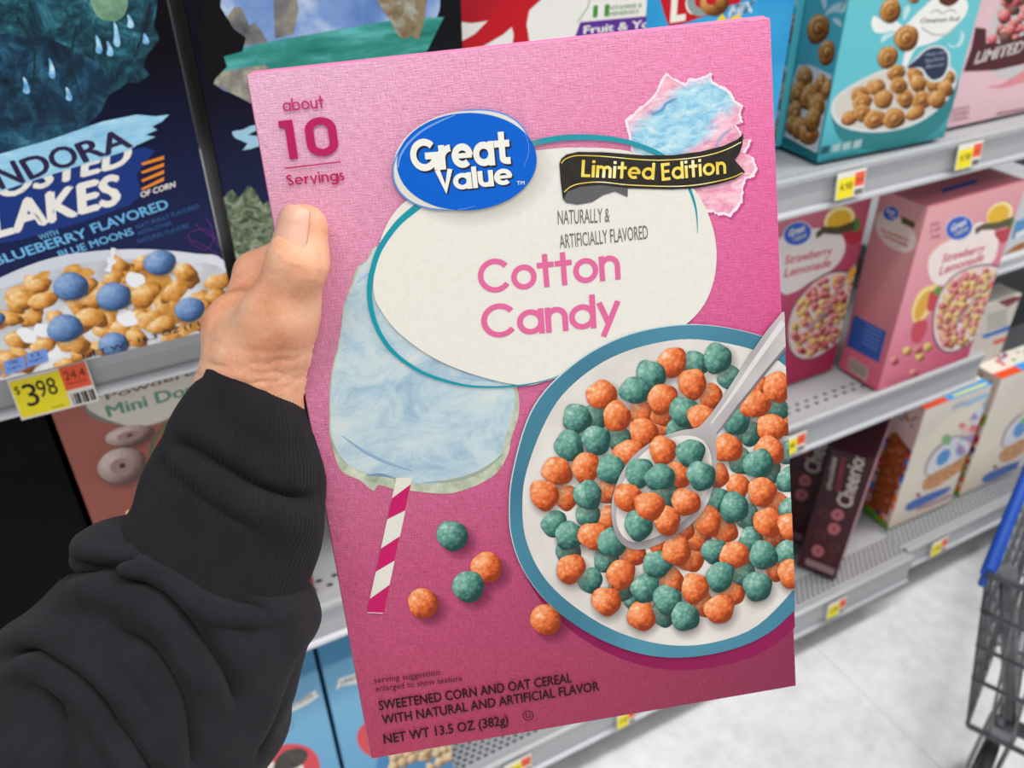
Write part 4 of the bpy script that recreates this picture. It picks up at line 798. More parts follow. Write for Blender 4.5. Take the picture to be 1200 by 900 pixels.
# mini donuts box and the black box beside it
dx0 = on_y(60.7, 487.6, .70).x; yd = .70
c = Carton('cereal_box', 'brick red mini donuts box under the shelf at left, behind the black sleeve', 'cereal box', (dx0, yd, ZC+.0015), EX, EZ, on_y(352, 600, yd).x-dx0, .348, .06, ink('8e5348'), bev=.0015)
pr = c.pf(); c.cover(pr, grad_ink('brick', ([(0, '7a3a31'), (1, '9c5c50')], [(0, '6e342c'), (1, '925448')])), 0)
cd = lambda q: C(60, 430, .2333, q)
pr.px(cd([(165, 200), (180, 120), (260, 50), (420, 0), (640, -60), (820, -60), (830, 60), (740, 160), (680, 200), (600, 260), (520, 290), (400, 300), (280, 280), (200, 250)]), ink('6e746e'), 1, 3)
pr.px(cd([(178, 200), (195, 130), (280, 60), (420, 10), (640, -50), (815, -50), (820, 60), (720, 160), (620, 240), (520, 285), (420, 300), (330, 280), (240, 245)]), ink('c4bfb4'), 2, 3)
pr.text('Mini Donuts', cd([(290, 250)])[0], cd([(870, 90)])[0], 14.5, ink('5c8678'), 3, .035)
pr.text('Powdered', cd([(280, 165)])[0], cd([(780, 20)])[0], 8, ink('6e5a54'), 3, .02)
def donut(x, y, rx, ry, ly): pr.disc(x+2, y+3, rx*1.15, soft_ink('3a1512', .5), ly, ry*1.15); pr.disc(x, y, rx, round_ink('donut', [(0, '55403e'), (.35, '8c7470'), (.65, 'b09a96'), (1, 'd6c6c2')], 260, .25, .2), ly+1, ry, -10, .03); pr.disc(x, y, rx*.5, noise_ink('donut_dip', [(.3, '8c6e6a'), (.7, '9c827c')], 100), ly+1.5, ry*.45, -10); pr.disc(x, y-.5, rx*.13, ink('30201e'), ly+2, ry*.13, -20)
donut(60+395*.2333, 430+345*.2333, 30, 12, 1.3); donut(60+357*.2333, 430+497*.2333, 29.5, 21.5, 4)
pr.line(cd([(520, 480), (500, 420), (540, 330), (640, 240), (760, 160)]), 3, ink('3b6b48'), 5)
scatter(pr, cd([(330, 720), (470, 540), (560, 480), (600, 800), (330, 800)]), (6, 9), [YPUF, FLAKE], 14, 6, 4)
pr.build('front_print', c.root, 'printed front with sign lettering and sugared donuts')
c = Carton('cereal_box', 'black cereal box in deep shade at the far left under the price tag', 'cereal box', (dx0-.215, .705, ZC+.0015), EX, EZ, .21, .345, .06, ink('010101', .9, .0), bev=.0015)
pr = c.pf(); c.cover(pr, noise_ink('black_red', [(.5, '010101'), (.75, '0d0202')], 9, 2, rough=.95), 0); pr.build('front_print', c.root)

# ------------------------------------------------------------------ bottom deck, near bay: light blue boxes
def bluebox(label, x0, px0):
    c = Carton('cereal_box', label, 'cereal box', (x0, .69, ZD+.0015), EX, (0, .10, 1), .152, .40, .06, ink('5a97c0'), bev=.004)
    pr = c.pf(); c.cover(pr, grad_ink('soft_blue', ([(0, '5e9fca'), (.6, '79b2d6'), (.78, '6aa5cb'), (.8, '3f7ea8'), (1, '4585ae')], [(0, '5e9fca'), (.6, '79b2d6'), (.78, '6aa5cb'), (.8, '3f7ea8'), (1, '4585ae')])), 0)
    return c, pr
gx = on_y(368, 760, .73).x
cL, pr = bluebox('light blue box low beside the black sleeve, with a red ring on its front', gx-.154, 0)
c3 = lambda q: C(300, 740, .17778, q)
pr.px(c3([(215, 540), (235, 480), (400, 380), (395, 405), (418, 425), (320, 490)]), ink('dfe3e2'), 2); pr.text('LIMITED EDITION', c3([(180, 530)])[0], c3([(375, 432)])[0], 5.5, ink('6c6f74'), 3, .02)
pr.px(c3([(60, 900), (110, 790), (190, 745), (290, 745), (370, 780), (415, 850), (415, 960), (330, 1080), (100, 1100)]), ink('d9505a'), 2, 4)
pr.px(c3([(115, 900), (140, 830), (200, 785), (280, 768), (335, 790), (335, 840), (280, 890), (200, 920), (130, 930)]), noise_ink('charcoal_ink', [(.3, '3a3836'), (.7, '55524f')], 60), 3, 4)
pr.px(c3([(40, 1000), (80, 880), (120, 860), (130, 920), (240, 900), (310, 880), (300, 980), (200, 1080)]), ink('e4dfd8'), 2.5, 3)
pr.line(c3([(170, 610), (200, 590), (240, 600), (240, 640), (190, 660)]), 1.2, ink('4f86ac'), 2)
pr.build('front_print', cL.root, 'printed front with white banner and red ring')
cR, pr = bluebox('light blue box behind the held box bottom left corner, showing pale cereal', gx+.003, 0)
pr.px(c3([(525, 390), (545, 310), (700, 260), (760, 270), (750, 330), (560, 360)]), ink('dfe3e2'), 2); pr.text('LIMITED', c3([(560, 350)])[0], c3([(720, 300)])[0], 5, ink('6c6f74'), 3, .02)
pr.px(c3([(665, 700), (690, 630), (760, 580), (860, 600), (900, 720), (820, 830), (740, 815), (690, 770)]), ink('d9505a'), 2, 4)
pr.px([(440, 905), (450, 880), (500, 865), (560, 862), (566, 875), (540, 895), (490, 930), (440, 940)], ink('4a86b8'), 3, 3)
scatter(pr, [(448, 905), (458, 884), (500, 868), (545, 866), (540, 884), (490, 920)], (5, 8), [round_ink('oat_shape', [(0, '8a6a48'), (.4, 'c4a478'), (.7, 'dfc8a0'), (1, 'f2e6cc')], 200, .4)], 40, 4, 8)
pr.px([(526, 866), (536, 864), (534, 870), (524, 872)], ink('eedc28'), 6)
pr.build('front_print', cR.root, 'printed front with bowl of pale shapes')
# maroon boxes, turned
f0 = on_z(978, 681, ZD+.001); b0 = on_z(935, 663, ZD+.001); f0.z = ZD+.0015
dside = Vector((b0.x-f0.x, b0.y-f0.y, 0)).normalized(); vd = Vector((f0.x, f0.y, 0)).normalized(); Um = Matrix.Rotation(R(-3.0), 3, 'Z') @ vd; dside = Vector((-Um.y, Um.x, 0))
MAR = ink('47202a')
def maroon(label, o, dpx):
    c = Carton('cereal_box', label, 'cereal box', o+Vector((0, 0, .003)), Um, Vector((0, 0, 1))-dside*.035, .19, .285, .072, MAR, bev=.0015)
    pr = c.pl(); c.cover(pr, grad_ink('maroon_side', ([(0, '4a1f2a'), (1, '3b2026')], [(0, '4a1f2a'), (1, '3b2026')])), 0)
    cc = lambda q: [(x+dpx[0], y+dpx[1]) for x, y in C(900, 440, .2889, q)]
    W_ = ink('cfc0bc')
    def vert(t, p0, p1, h_, m, b): # lettering that climbs the panel
        a, e, nr, ln, _ = pr.frame(cc([p0])[0], cc([p1])[0], 5); hh = (pr.bd.p(*cc([p0])[0])-pr.bd.p(*(cc([(p0[0]-h_, p0[1])])[0]))).length
        F, x0, x1, ch = font_tris(t, b); 
        for f in F: pr.add([a+e*((p.x-x0)*ln/(x1-x0))+nr*(p.y*hh/ch) for p in f], m, 3)
    vert('Cheerios', (335, 540), (400, 322), 62, W_, .03); vert('chocolate', (255, 465), (280, 335), 24, W_, .01); vert('strawberry', (290, 470), (318, 335), 26, ink('a03a48'), .02)
    for x, y, m in ((282, 565, 0), (268, 622, 0), (202, 712, 0), (228, 558, 1), (212, 645, 1), (270, 698, 1), (245, 735, 1)):
        X_, Y_ = cc([(x, y)])[0]; pr.disc(X_, Y_, 7.5, ink('b5686e') if not m else ink('552a2a'), 3, 6.8, 20, .05); pr.disc(X_, Y_, 2.2, ink('7a3a40') if not m else ink('3a1c1e'), 3.5, 2)
    pr.px(cc([(155, 740), (272, 785), (266, 812), (150, 765)]), ink('9a8080'), 3)
    pr.build('side_print', c.root, 'printed side with upright white lettering and round cereal rings')
    pr = c.pf(); c.cover(pr, ink('d9a3b0'), 0); pr.build('front_print', c.root, 'light pink printed front seen edge-on')
    return c
maroon('maroon ring cereal box with white upright lettering, front one of two on the bottom deck', f0, (0, 0))
o2 = on_z(942, 640, ZD+.001); o2.z = ZD+.0015
maroon('second maroon ring cereal box, left and behind, half hidden by the held box', o2, (-38, -40))
c = Carton('cereal_box', 'white box with a blue corner standing behind the maroon boxes under the middle shelf', 'cereal box', (f0.x-.10, f0.y+.265, ZD+.0015), EX, EZ, .25, .40, .05, ink('d0d0cc'), bev=.0015)
pr = c.pf(); pr.px([(985, 500), (1006, 490), (1010, 506), (996, 514)], ink('2a6cb0'), 1); pr.build('front_print', c.root)

# ------------------------------------------------------------------ far bay: rainbow sided boxes on the deck
RB = ['d8402c', '2a8ad8', '6aa82c', '3a2878', 'e8721e', 'cc2030']
def rainbow(label, o, dp, W=.178, H=.293):
    c = Carton('cereal_box', label, 'cereal box', o, (1, -.02, 0), EZ, W, H, .064, ink('e3dcd0'), bev=.0015)
    pr = c.pl(); c.cover(pr, ink('cdbcb4'), 0); rnd = random.Random(int(dp[0]))
    for k in range(90):
        u, v = rnd.uniform(0, .064), rnd.uniform(0, .2); r = rnd.uniform(.006, .013); m = ink(rnd.choice(RB))
        pr.add([(u+r*math.cos(a)*rnd.uniform(.7, 1.1), v+r*math.sin(a)*rnd.uniform(.7, 1.1)) for a in [i*.785 for i in range(8)]], m, 1+k*.02)
    pr.add([(.008, .02), (.056, .03), (.056, .2), (.02, .215), (.008, .2)], ink('8e4a24'), 4)
    for k in range(60):
        u, v = rnd.uniform(.011, .053), rnd.uniform(.03, .2); r = .0035; pr.add([(u-r, v-r*.3), (u+r, v+r*.7), (u+r*.8, v+r*1.4), (u-r, v+r*.6)], ink(rnd.choice(['b8693a', 'c98a5a', '6e3418'])), 5)
    pr.add([(0, 0), (.064, 0), (.064, .012), (0, .022)], ink('5c9a24'), 5)
    for k in range(12): u, v = rnd.uniform(.01, .05), rnd.uniform(.235, .275); pr.add([(u, v), (u+.008, v+.004), (u+.003, v+.01)], ink(rnd.choice(['5a6ea8', 'a8694a', '6a8a70'])), 5)
    pr.build('side_print', c.root, 'printed rainbow side')
    pr = c.pf(); c.cover(pr, grad_ink('cream_front', ([(0, 'd9cabc'), (.4, 'ece4d6'), (1, 'e8e2d6')], [(0, 'ccc4c0'), (.4, 'e8dfd0'), (1, 'e6e0d4')])), 0)
    k_ = lambda q: [(x+dp[0], y+dp[1]) for x, y in C(1040, 420, .2, q)]
    pr.px(k_([(215, 670), (235, 590), (300, 510), (400, 450), (520, 470), (560, 540), (480, 600), (350, 680), (250, 690)]), ink('a89c9c'), 1, 4)
    pr.px(k_([(228, 668), (245, 600), (305, 525), (400, 462), (510, 480), (545, 540), (480, 590), (350, 670), (250, 680)]), ink('dfe2ec'), 2, 4)
    pr.px(k_([(285, 600), (310, 550), (350, 530), (370, 550), (350, 600), (305, 630)]), ink('5a9ada'), 3, 3)
    for q in range(70):
        x, y = rnd.uniform(330, 660), rnd.uniform(240, 560)
        if abs((x-330)*(-.85)+560-y) > 75: continue
        pr.disc(k_([(x, y)])[0][0], k_([(x, y)])[0][1], rnd.uniform(3, 6), ink(rnd.choice(['e87a88', '7ec07a', '8ab8e6', 'a890c0', 'f2c0c8', 'd8e2ee'])), 4+q*.01, rnd.uniform(3, 7), 30, .1)
    pr.px(k_([(205, 730), (240, 690), (330, 640), (420, 590), (520, 510), (560, 500), (560, 550), (480, 620), (380, 690), (280, 755), (215, 770)]), noise_ink('granola', [(.3, 'a0683c'), (.5, 'c99264'), (.7, 'dcb088')], 90, 5), 6, 4)
    pr.px(k_([(105, 870), (150, 830), (360, 750), (340, 790), (150, 885), (110, 888)]), ink('4a6eb4'), 6, 2); pr.line(k_([(170, 885), (260, 850), (370, 800)]), 2, ink('a05a6a'), 6)
    pr.disc(*k_([(180, 800)])[0], 2.6, ink('9a5a4a'), 6)
    pr.line(k_([(380, 290), (420, 270), (460, 260)]), 4, ink('b8c4d4'), 6); pr.line(k_([(460, 270), (520, 240), (600, 210)]), 5, ink('a8cae8'), 6); pr.line(k_([(640, 230), (690, 200), (740, 210), (760, 190)]), 4, ink('7a9a5a'), 6)
    pr.build('front_print', c.root, 'cream printed front')
    pr = c.pt()
    pr.add([(0, 0), (W*.35, 0), (W*.35, .02), (0, .02)], ink('e2522a'), 1); pr.add([(W*.35, 0), (W, 0), (W, .022), (W*.35, .022)], ink('3a9ae0'), 1); pr.add([(W*.45, .004), (W*.95, .004), (W*.95, .010), (W*.45, .010)], ink('d8dc60'), 2)
    for k in range(26): u, v = rnd.uniform(.03, W-.01), rnd.uniform(.024, .055); pr.add([(u, v), (u+.012, v+.002), (u+.009, v+.008), (u+.001, v+.007)], ink(rnd.choice(RB+['b0c8e0', 'e8e0d8', '7a6aa0'])), 3+k*.02)
    pr.build('top_print', c.root, 'colourful printed top')
    return c
r0 = on_z(1040, 621, ZD+.003); r0.z = ZD+.0035
rainbow('cream fronted box with rainbow side at the left end of the far bottom deck', r0, (0, 0))
r1 = r0+Vector((.208, 0, 0)); rainbow('cream fronted box with a rainbow side, second from the left on the far bottom deck', r1, (90, -33))
# shelf over them and the boxes on it
ZS1 = 1.36-.70
shelf('white edged shelf of the far bay at the right picture edge', XE+.006, 2.6, .80, .705, .03, 1, .0190, .0042, .02, face='c5c8cc', depth=.35)
c = Carton('cereal_box', 'box with brown cereal picture and blue band on the far bay shelf', 'cereal box', (XE+.055, .80+.01, .7065), EX, EZ, .2, .29, .06, ink('c9cdd2'), bev=.0015)
pr = c.pf(); ce = lambda q: C(1100, 180, .3333, q)
pr.px(ce([(215, 390), (235, 350), (300, 310), (420, 300), (420, 420), (250, 430)]), noise_ink('bran', [(.3, '6e3c16'), (.5, 'a0622a'), (.7, 'c88c4c')], 90, 6, dist=1), 2, 3)
pr.px(ce([(195, 470), (205, 445), (420, 400), (420, 470), (190, 500)]), ink('3a62a8'), 2); pr.px(ce([(195, 490), (420, 445), (420, 480), (190, 505)]), ink('d8dce0'), 3)
pr.px(ce([(255, 300), (270, 240), (420, 180), (420, 270)]), ink('4f8fc4'), 1); pr.px(ce([(270, 280), (420, 210), (420, 240), (270, 300)]), ink('dfe4e8'), 2)
pr.build('front_print', c.root, 'printed front with brown cereal and blue band')
c = Carton('cereal_box', 'white box with small writing and a red and blue foot, stacked above the rainbow boxes', 'cereal box', (r0.x+.075, r0.y+.055, ZD+.0035+.2945), EX, EZ, .2, .14, .05, ink('cfcac0'), bev=.0015)
pr = c.pf()
for k in range(5): pr.line(ce([(170, 570+k*12), (240, 550+k*12)]), 1.2, ink('8c9a8c'), 2, 0)
pr.px(ce([(190, 510), (250, 500), (300, 505), (240, 540)]), ink('7a2a3a'), 2); pr.px(ce([(150, 640), (260, 600), (270, 612), (160, 650)]), ink('2a6ac0'), 2); pr.px(ce([(190, 660), (310, 620), (310, 632), (195, 672)]), ink('d8482e'), 2)
pr.build('front_print', c.root)

# ------------------------------------------------------------------ price tags
TW, TH = .047, .0325
def tagcard(label, mw, w_=TW, h_=TH, big=False, txt='498'):
    root = empty('price_tag', mw, label, 'price tag', 'shelf price tags'); mb = MB(); mb.box((0, -.0012, -h_), (w_, 0, 0), ink('e4e2dc', .35), .0003, 1); mb.build('card', root)
    bd = Board(Matrix.Identity(4), (0, -.0012, -h_), (1, 0, 0), (0, 0, 1), (0, -1, 0)); p = Print(bd, w_, h_)
    rc = lambda a, b, c_, d: [(a*w_, b*h_), (c_*w_, b*h_), (c_*w_, d*h_), (a*w_, d*h_)]
    if big: Y_, O_, WB = rc(.02, .05, .64, .93), rc(.64, .42, .98, .98), rc(.68, .05, .98, .40)
    else: Y_, O_, WB = rc(.03, .03, .62, .80), rc(.62, .38, .97, .90), rc(.66, .05, .97, .34)
    p.add(Y_, ink('f3e12a', .4), 1); p.add(O_, ink('f0603c', .4), 1)
    def tx(s, x0, x1, y, hh, m, b, ly=3):
        F, a, b_, ch = font_tris(s, b)
        for f in F: p.add([(x0*w_+(q.x-a)/(b_-a)*(x1-x0)*w_, y*h_+q.y/ch*hh*h_) for q in f], m, ly)
    K = ink('23201c')
    if big: tx('3', .14, .30, .28, .55, K, -.005); tx('98', .31, .55, .42, .42, K, -.005); tx('$', .05, .11, .62, .2, K, 0); tx('24.4', .68, .94, .66, .22, ink('5a2418'), 0); tx('PER OUNCE', .68, .94, .54, .07, ink('5a2418'), 0); tx('FLAKES', .4, .56, .1, .05, ink('8a7c1a'), 0)
    else: tx('4.98' if txt == '498' else txt, .12, .55, .34, .28, ink('6a5c10'), .01); tx('36.8', .67, .92, .55, .14, ink('7a2a18'), 0)
    for k in range(9): x = WB[0][0]+w_*.29*k/9; p.add([(x, WB[0][1]), (x+w_*.012*(1+k % 3), WB[0][1]), (x+w_*.012*(1+k % 3), WB[2][1]-h_*.08), (x, WB[2][1]-h_*.08)], ink('3c3a38'), 2)
    p.build('tag_print', root, 'yellow and orange printed face'); return root
def place(label, px, py, z0, y=.6805, **k):
    P_ = on_y(px, py, y); return tagcard(label, Matrix.Translation((P_.x, y, z0)) @ Matrix.Rotation(R(-6), 4, 'X'), **k)
place('large yellow and orange 3.98 shelf tag under the navy flakes box at far left', 14, 462, ZA-.010, .6775, w_=.058, h_=.037, big=True)
place('yellow and orange price tag on the upper shelf rail, under the teal cinnamon box', 981, 205, ZA-.004)
place('yellow and orange price tag on the upper shelf rail, under the pale pink box', 1124, 168, ZA-.004)
place('yellow and orange price tag on the middle shelf rail, touching the pink box edge', 916, 516, ZC-.012)
place('small yellow and orange price tag on the bottom rail below the maroon boxes', 973, 700, ZD-.010, h_=.036)
place('yellow and orange price tag on the bottom rail, below the pink box lower edge', 590, 885, ZD-.008, h_=.036)
place('price tag on the bottom rail with only its tip under the held box', 722, 845, ZD-.022, h_=.036, w_=.036)
place('yellow and orange price tag on the rail of the far bottom deck, nearest the cart', 1087, 652, ZD-.006, .696, h_=.036, txt='2.98')

# ------------------------------------------------------------------ shopping cart, in its own frame: x along its side away from the viewer, y across, z up
DIRC = ray(1532, -262); DIRC.z = 0; DIRC.normalize()
zr = .56; c0 = on_z(1157, 672, zr); YC = Vector((DIRC.y, -DIRC.x, 0))
mwc = Matrix((DIRC, YC, EZ)).transposed().to_4x4(); mwc.translation = Vector((c0.x, c0.y, 0))
CHROME = noise_ink('cart_wire', [(.3, '595c60'), (.7, '74777b')], 30, 2, rough=.35); CBLUE = ink('1f4fae', .35)
for m_ in (CHROME,): m_.node_tree.nodes['Principled BSDF'].inputs['Metallic'].default_value = .35
cart = empty('shopping_cart', mwc, 'grey wire shopping cart with a blue rim at the right edge of the aisle', 'shopping cart')
LX, WY, hb = .90, .52, .34; zb = zr-hb
inn = lambda t: (.065*t)           # the basket tapers downwards
def sp_(x, z): t = (zr-z)/hb; return Vector((x+inn(t)*(1-2*x/LX), inn(t)*.8, z))
b = MB()
for i in range(27):
    x = LX*i/26; b.tube([sp_(x, zr), sp_(x, zb)], .0021, CHROME, 6)
for z in (zr-.075, zr-.15, zr-.225, zb): b.tube([sp_(0, z), sp_(LX, z)], .0032, CHROME, 6)
b.build('side_grid', cart)
b = MB()
for i in range(27):
    x = LX*i/26; q = [sp_(x, zr), sp_(x, zb)]; b.tube([(v.x, WY-v.y, v.z) for v in q], .0021, CHROME, 6)
for z in (zr-.075, zr-.15, zr-.225, zb): b.tube([(v.x, WY-v.y, v.z) for v in (sp_(0, z), sp_(LX, z))], .0032, CHROME, 6)
b.build('side_grid', cart)
b = MB()
for i in range(15):
    y = WY*i/14; a_ = sp_(0, zr); c_ = sp_(0, zb); yy = inn(1)*.8+(WY-2*inn(1)*.8)*i/14; b.tube([(0, y, zr), (c_.x, yy, zb)], .0021, CHROME, 6)
for z in (zr-.075, zr-.15, zr-.225, zb): v = sp_(0, z); b.tube([(v.x, v.y, z), (v.x, WY-v.y, z)], .0032, CHROME, 6)
b.build('end_grid', cart)
b = MB(); f = sp_(0, zb); g = sp_(LX, zb)
for i in range(15): y = f.y+(WY-2*f.y)*i/14; b.tube([(f.x, y, zb), (g.x, y, zb)], .0021, CHROME, 6)
for i in range(9): x = f.x+(g.x-f.x)*i/8; b.tube([(x, f.y, zb-.004), (x, WY-f.y, zb-.004)], .0032, CHROME, 6)
b.build('basket_floor', cart)
b = MB()
prof = [(0, 0, zr), (LX, 0, zr+.02), (LX, WY, zr+.02), (0, WY, zr), (0, 0, zr)]
b.tube([(0, 0, zr), (LX, 0, zr)], .0085, CBLUE, 12); b.box((0, -.006, zr-.026), (LX*.6, .004, zr), CBLUE, .003, 2)
b.build('blue_rim', cart); b = MB(); b.tube([(0, WY, zr), (LX, WY, zr)], .0085, CBLUE, 12); b.build('blue_rim', cart); b = MB(); b.tube([(0, 0, zr), (0, WY, zr)], .0045, CHROME, 10); b.build('end_rail', cart); 
b = MB(); b.box((.05, -.004, zr-.045), (.12, .010, zr-.015), CBLUE, .004, 2); b.build('rim_clip', cart)
b = MB(); b.tube([(0.02, 0.02, zr), (.12, .10, zb), (.13, .10, .24), (.13, .10, .20)], .011, CHROME, 10); b.build('frame_tube', cart)
b = MB(); b.tube([(0.02, WY-.02, zr), (.12, WY-.10, zb), (.13, WY-.10, .24), (.12, WY-.10, .20)], .011, CHROME, 10); b.build('frame_tube', cart)
b = MB(); b.tube([(.12, .10, .20), (.78, .05, .16), (.80, WY-.05, .16), (.12, WY-.10, .20), (.12, .10, .20)], .012, CHROME, 10); b.build('lower_frame', cart)
b = MB(); b.tube([(LX, .0, zr+.02), (LX+.08, .0, zr+.10), (LX+.08, WY, zr+.10), (LX, WY, zr+.02)], .013, CBLUE, 10); b.build('handle', cart)
for x, y in ((.14, .10), (.14, WY-.10), (.76, .06), (.76, WY-.06)):
    b = MB(); prof_ = [(.030, -.012), (.052, -.010), (.06, -.004), (.06, .004), (.052, .010), (.030, .012)]
    n_ = 28; rings = [[b.bm.verts.new((x+r_*math.cos(2*math.pi*k/n_), y+w2, .062+r_*math.sin(2*math.pi*k/n_))) for k in range(n_)] for r_, w2 in prof_+[(.012, .012), (.012, -.012)]]
    for i in range(len(rings)):
        a_, c_ = rings[i], rings[(i+1) % len(rings)]
        for k in range(n_): f_ = b.bm.faces.new((a_[k], a_[(k+1) % n_], c_[(k+1) % n_], c_[k])); f_.smooth = True; f_.material_index = b.mi(ink('3a3c40', .5))
    wobj = b.build('wheel', cart)
    b = MB(); b.box((x-.014, y-.022, .055), (x+.014, y-.017, .17), PAINTD, .002); b.box((x-.014, y+.017, .055), (x+.014, y+.022, .17), PAINTD, .002); b.box((x-.014, y-.022, .155), (x+.014, y+.022, .175), PAINTD, .002); b.build('caster_fork', cart)

# ------------------------------------------------------------------ the person: left hand gripping the box edge, black sweatshirt sleeve
mwh = hero.mw; inv_h = mwh.inverted()
def hp(px, py, n):
    """point of the hand in the box's frame (u right, v up, n towards the viewer), metres"""
    e = inv_h @ EYE; d = inv_h.to_3x3() @ ray(px, py); t = (-n-e.y)/d.y; q = e+d*t; return np.array([q.x, q.z, n])
def seg(P, a, b, ra, rb):
    ab = b-a; L2 = float(ab@ab); t = np.clip(((P-a)@ab)/L2, 0, 1); q = P-a-t[..., None]*ab
    return np.sqrt((q*q).sum(-1))-(ra+(rb-ra)*t), t
def smin(a, b, k): h = np.clip(.5+.5*(b-a)/k, 0, 1); return b+(a-b)*h-k*h*(1-h)
wrist = hp(301, 480, -.013); wr2 = hp(280, 560, -.012)
t0, t1, t2, t3 = hp(307, 428, -.008), hp(327, 374, .0030), hp(349, 308, .0118), hp(355.5, 268, .0096)
ix0, ix1, ix2, ix3 = hp(282, 392, -.028), hp(301, 322, -.053), hp(336, 300, -.0595), hp(374, 300, -.0565)
sh = lambda p, du, dv, dn_: p+np.array([du, dv, dn_])
fingers = [(ix0, ix1, ix2, ix3, .0118, .0098, .0085, .0072)]
for k, (dv, ln) in enumerate(((-.021, 1.12), (-.041, 1.05), (-.059, .82))):
    m0 = sh(ix0, .012+.007*k, dv, -.008-.004*k); f1 = sh(ix1, -.004+.002*k, dv-.001, -.010); f2 = np.array([.022*ln-.002, ix2[1]+dv, -.0605]); f3 = np.array([.048*ln, ix3[1]+dv+.001, -.0575])
    fingers.append((m0, f1, f2, f3, .0115-.0008*k, .0098-.0006*k, .0085-.0005*k, .0072-.0005*k))
def hand_sdf(P):
    d, _ = seg(P, wr2, wrist, .0200, .0178)
    def add(a, b, ra, rb, k):
        nonlocal d
        q, _ = seg(P, a, b, ra, rb); d = smin(d, q, k)
    add(wrist, t0, .0180, .0165, .022); 
    # palm
    for (m0, *_r) in fingers: add(sh(wrist, 0, .006, -.006), m0, .0160, .0105, .014)
    add(fingers[0][0], fingers[3][0], .0125, .0115, .010)
    # web between thumb and index
    add(t0, ix0, .014, .0115, .010); add(hp(308, 392, -.014), hp(284, 372, -.026), .0085, .0085, .012)
    # fingers, each rooted in the palm
    dd = None
    for (a, b, c_, e, r0_, r1_, r2_, r3_) in fingers:
        q, _ = seg(P, a, b, r0_, r1_); q2, _ = seg(P, b, c_, r1_, r2_); q3, _ = seg(P, c_, e, r2_, r3_)
        f_ = smin(smin(q, q2, .003), q3, .002); dd = f_ if dd is None else np.minimum(dd, f_)
    d = smin(d, dd, .004)
    # thumb
    q1, _ = seg(P, t0, t1, .0160, .0134); q2, tt = seg(P, t1, t2, .0132, .0108); q3, t4 = seg(P, t2, t3, .0108, .0091)
    th = smin(smin(q1, q2, .008), q3, .004)
    d = smin(d, th, .014)
    # skin folds over the thumb joint and at the wrist
    ax = t3-t2; ax = ax/np.linalg.norm(ax); s = (P-t2)@ax; side = (P-t2)@np.array([.8, .2, .2])
    front = np.clip(((P-t2)[..., 2]+.004)/.008, 0, 1); near = np.exp(-((th)/.004)**2)
    for s0, am, bend in ((-.0048, .00040, .12), (-.0022, .0005, -.05), (.0004, .00055, .06), (.0032, .0004, -.1)):
        d = d+1.15*am*np.exp(-((s-s0-bend*side-.00018*np.sin(side*900+s0*2000))/.0007)**2)*front*near*np.exp(-(side/.008)**2)
    wa = np.array([.25, .95, 0]); s = (P-hp(320, 430, 0))@wa; lat = (P-hp(320, 430, 0))[..., 0]
    for s0, am, bend in ((-.006, .0005, .3), (-.0028, .0006, .18), (.0006, .0005, .05), (.0045, .0005, .25), (.009, .0004, .1)):
        d = d+am*np.exp(-((s-s0-bend*lat-.0005*np.sin(lat*700+s0*900))/.0007)**2)*np.clip((P[..., 2]+.02)/.012, 0, 1)
    # broad, gentle unevenness
    d = d-.0004*np.sin(P[..., 0]*260+1)*np.sin(P[..., 1]*210)*np.sin(P[..., 2]*230)
    # keep off the carton: flatten where the pads press on it
    bx = np.maximum(np.maximum(-P[..., 0], P[..., 0]-HW), np.maximum(-P[..., 2]-HT, P[..., 2]))
    return np.maximum(d, -(bx-.0006))
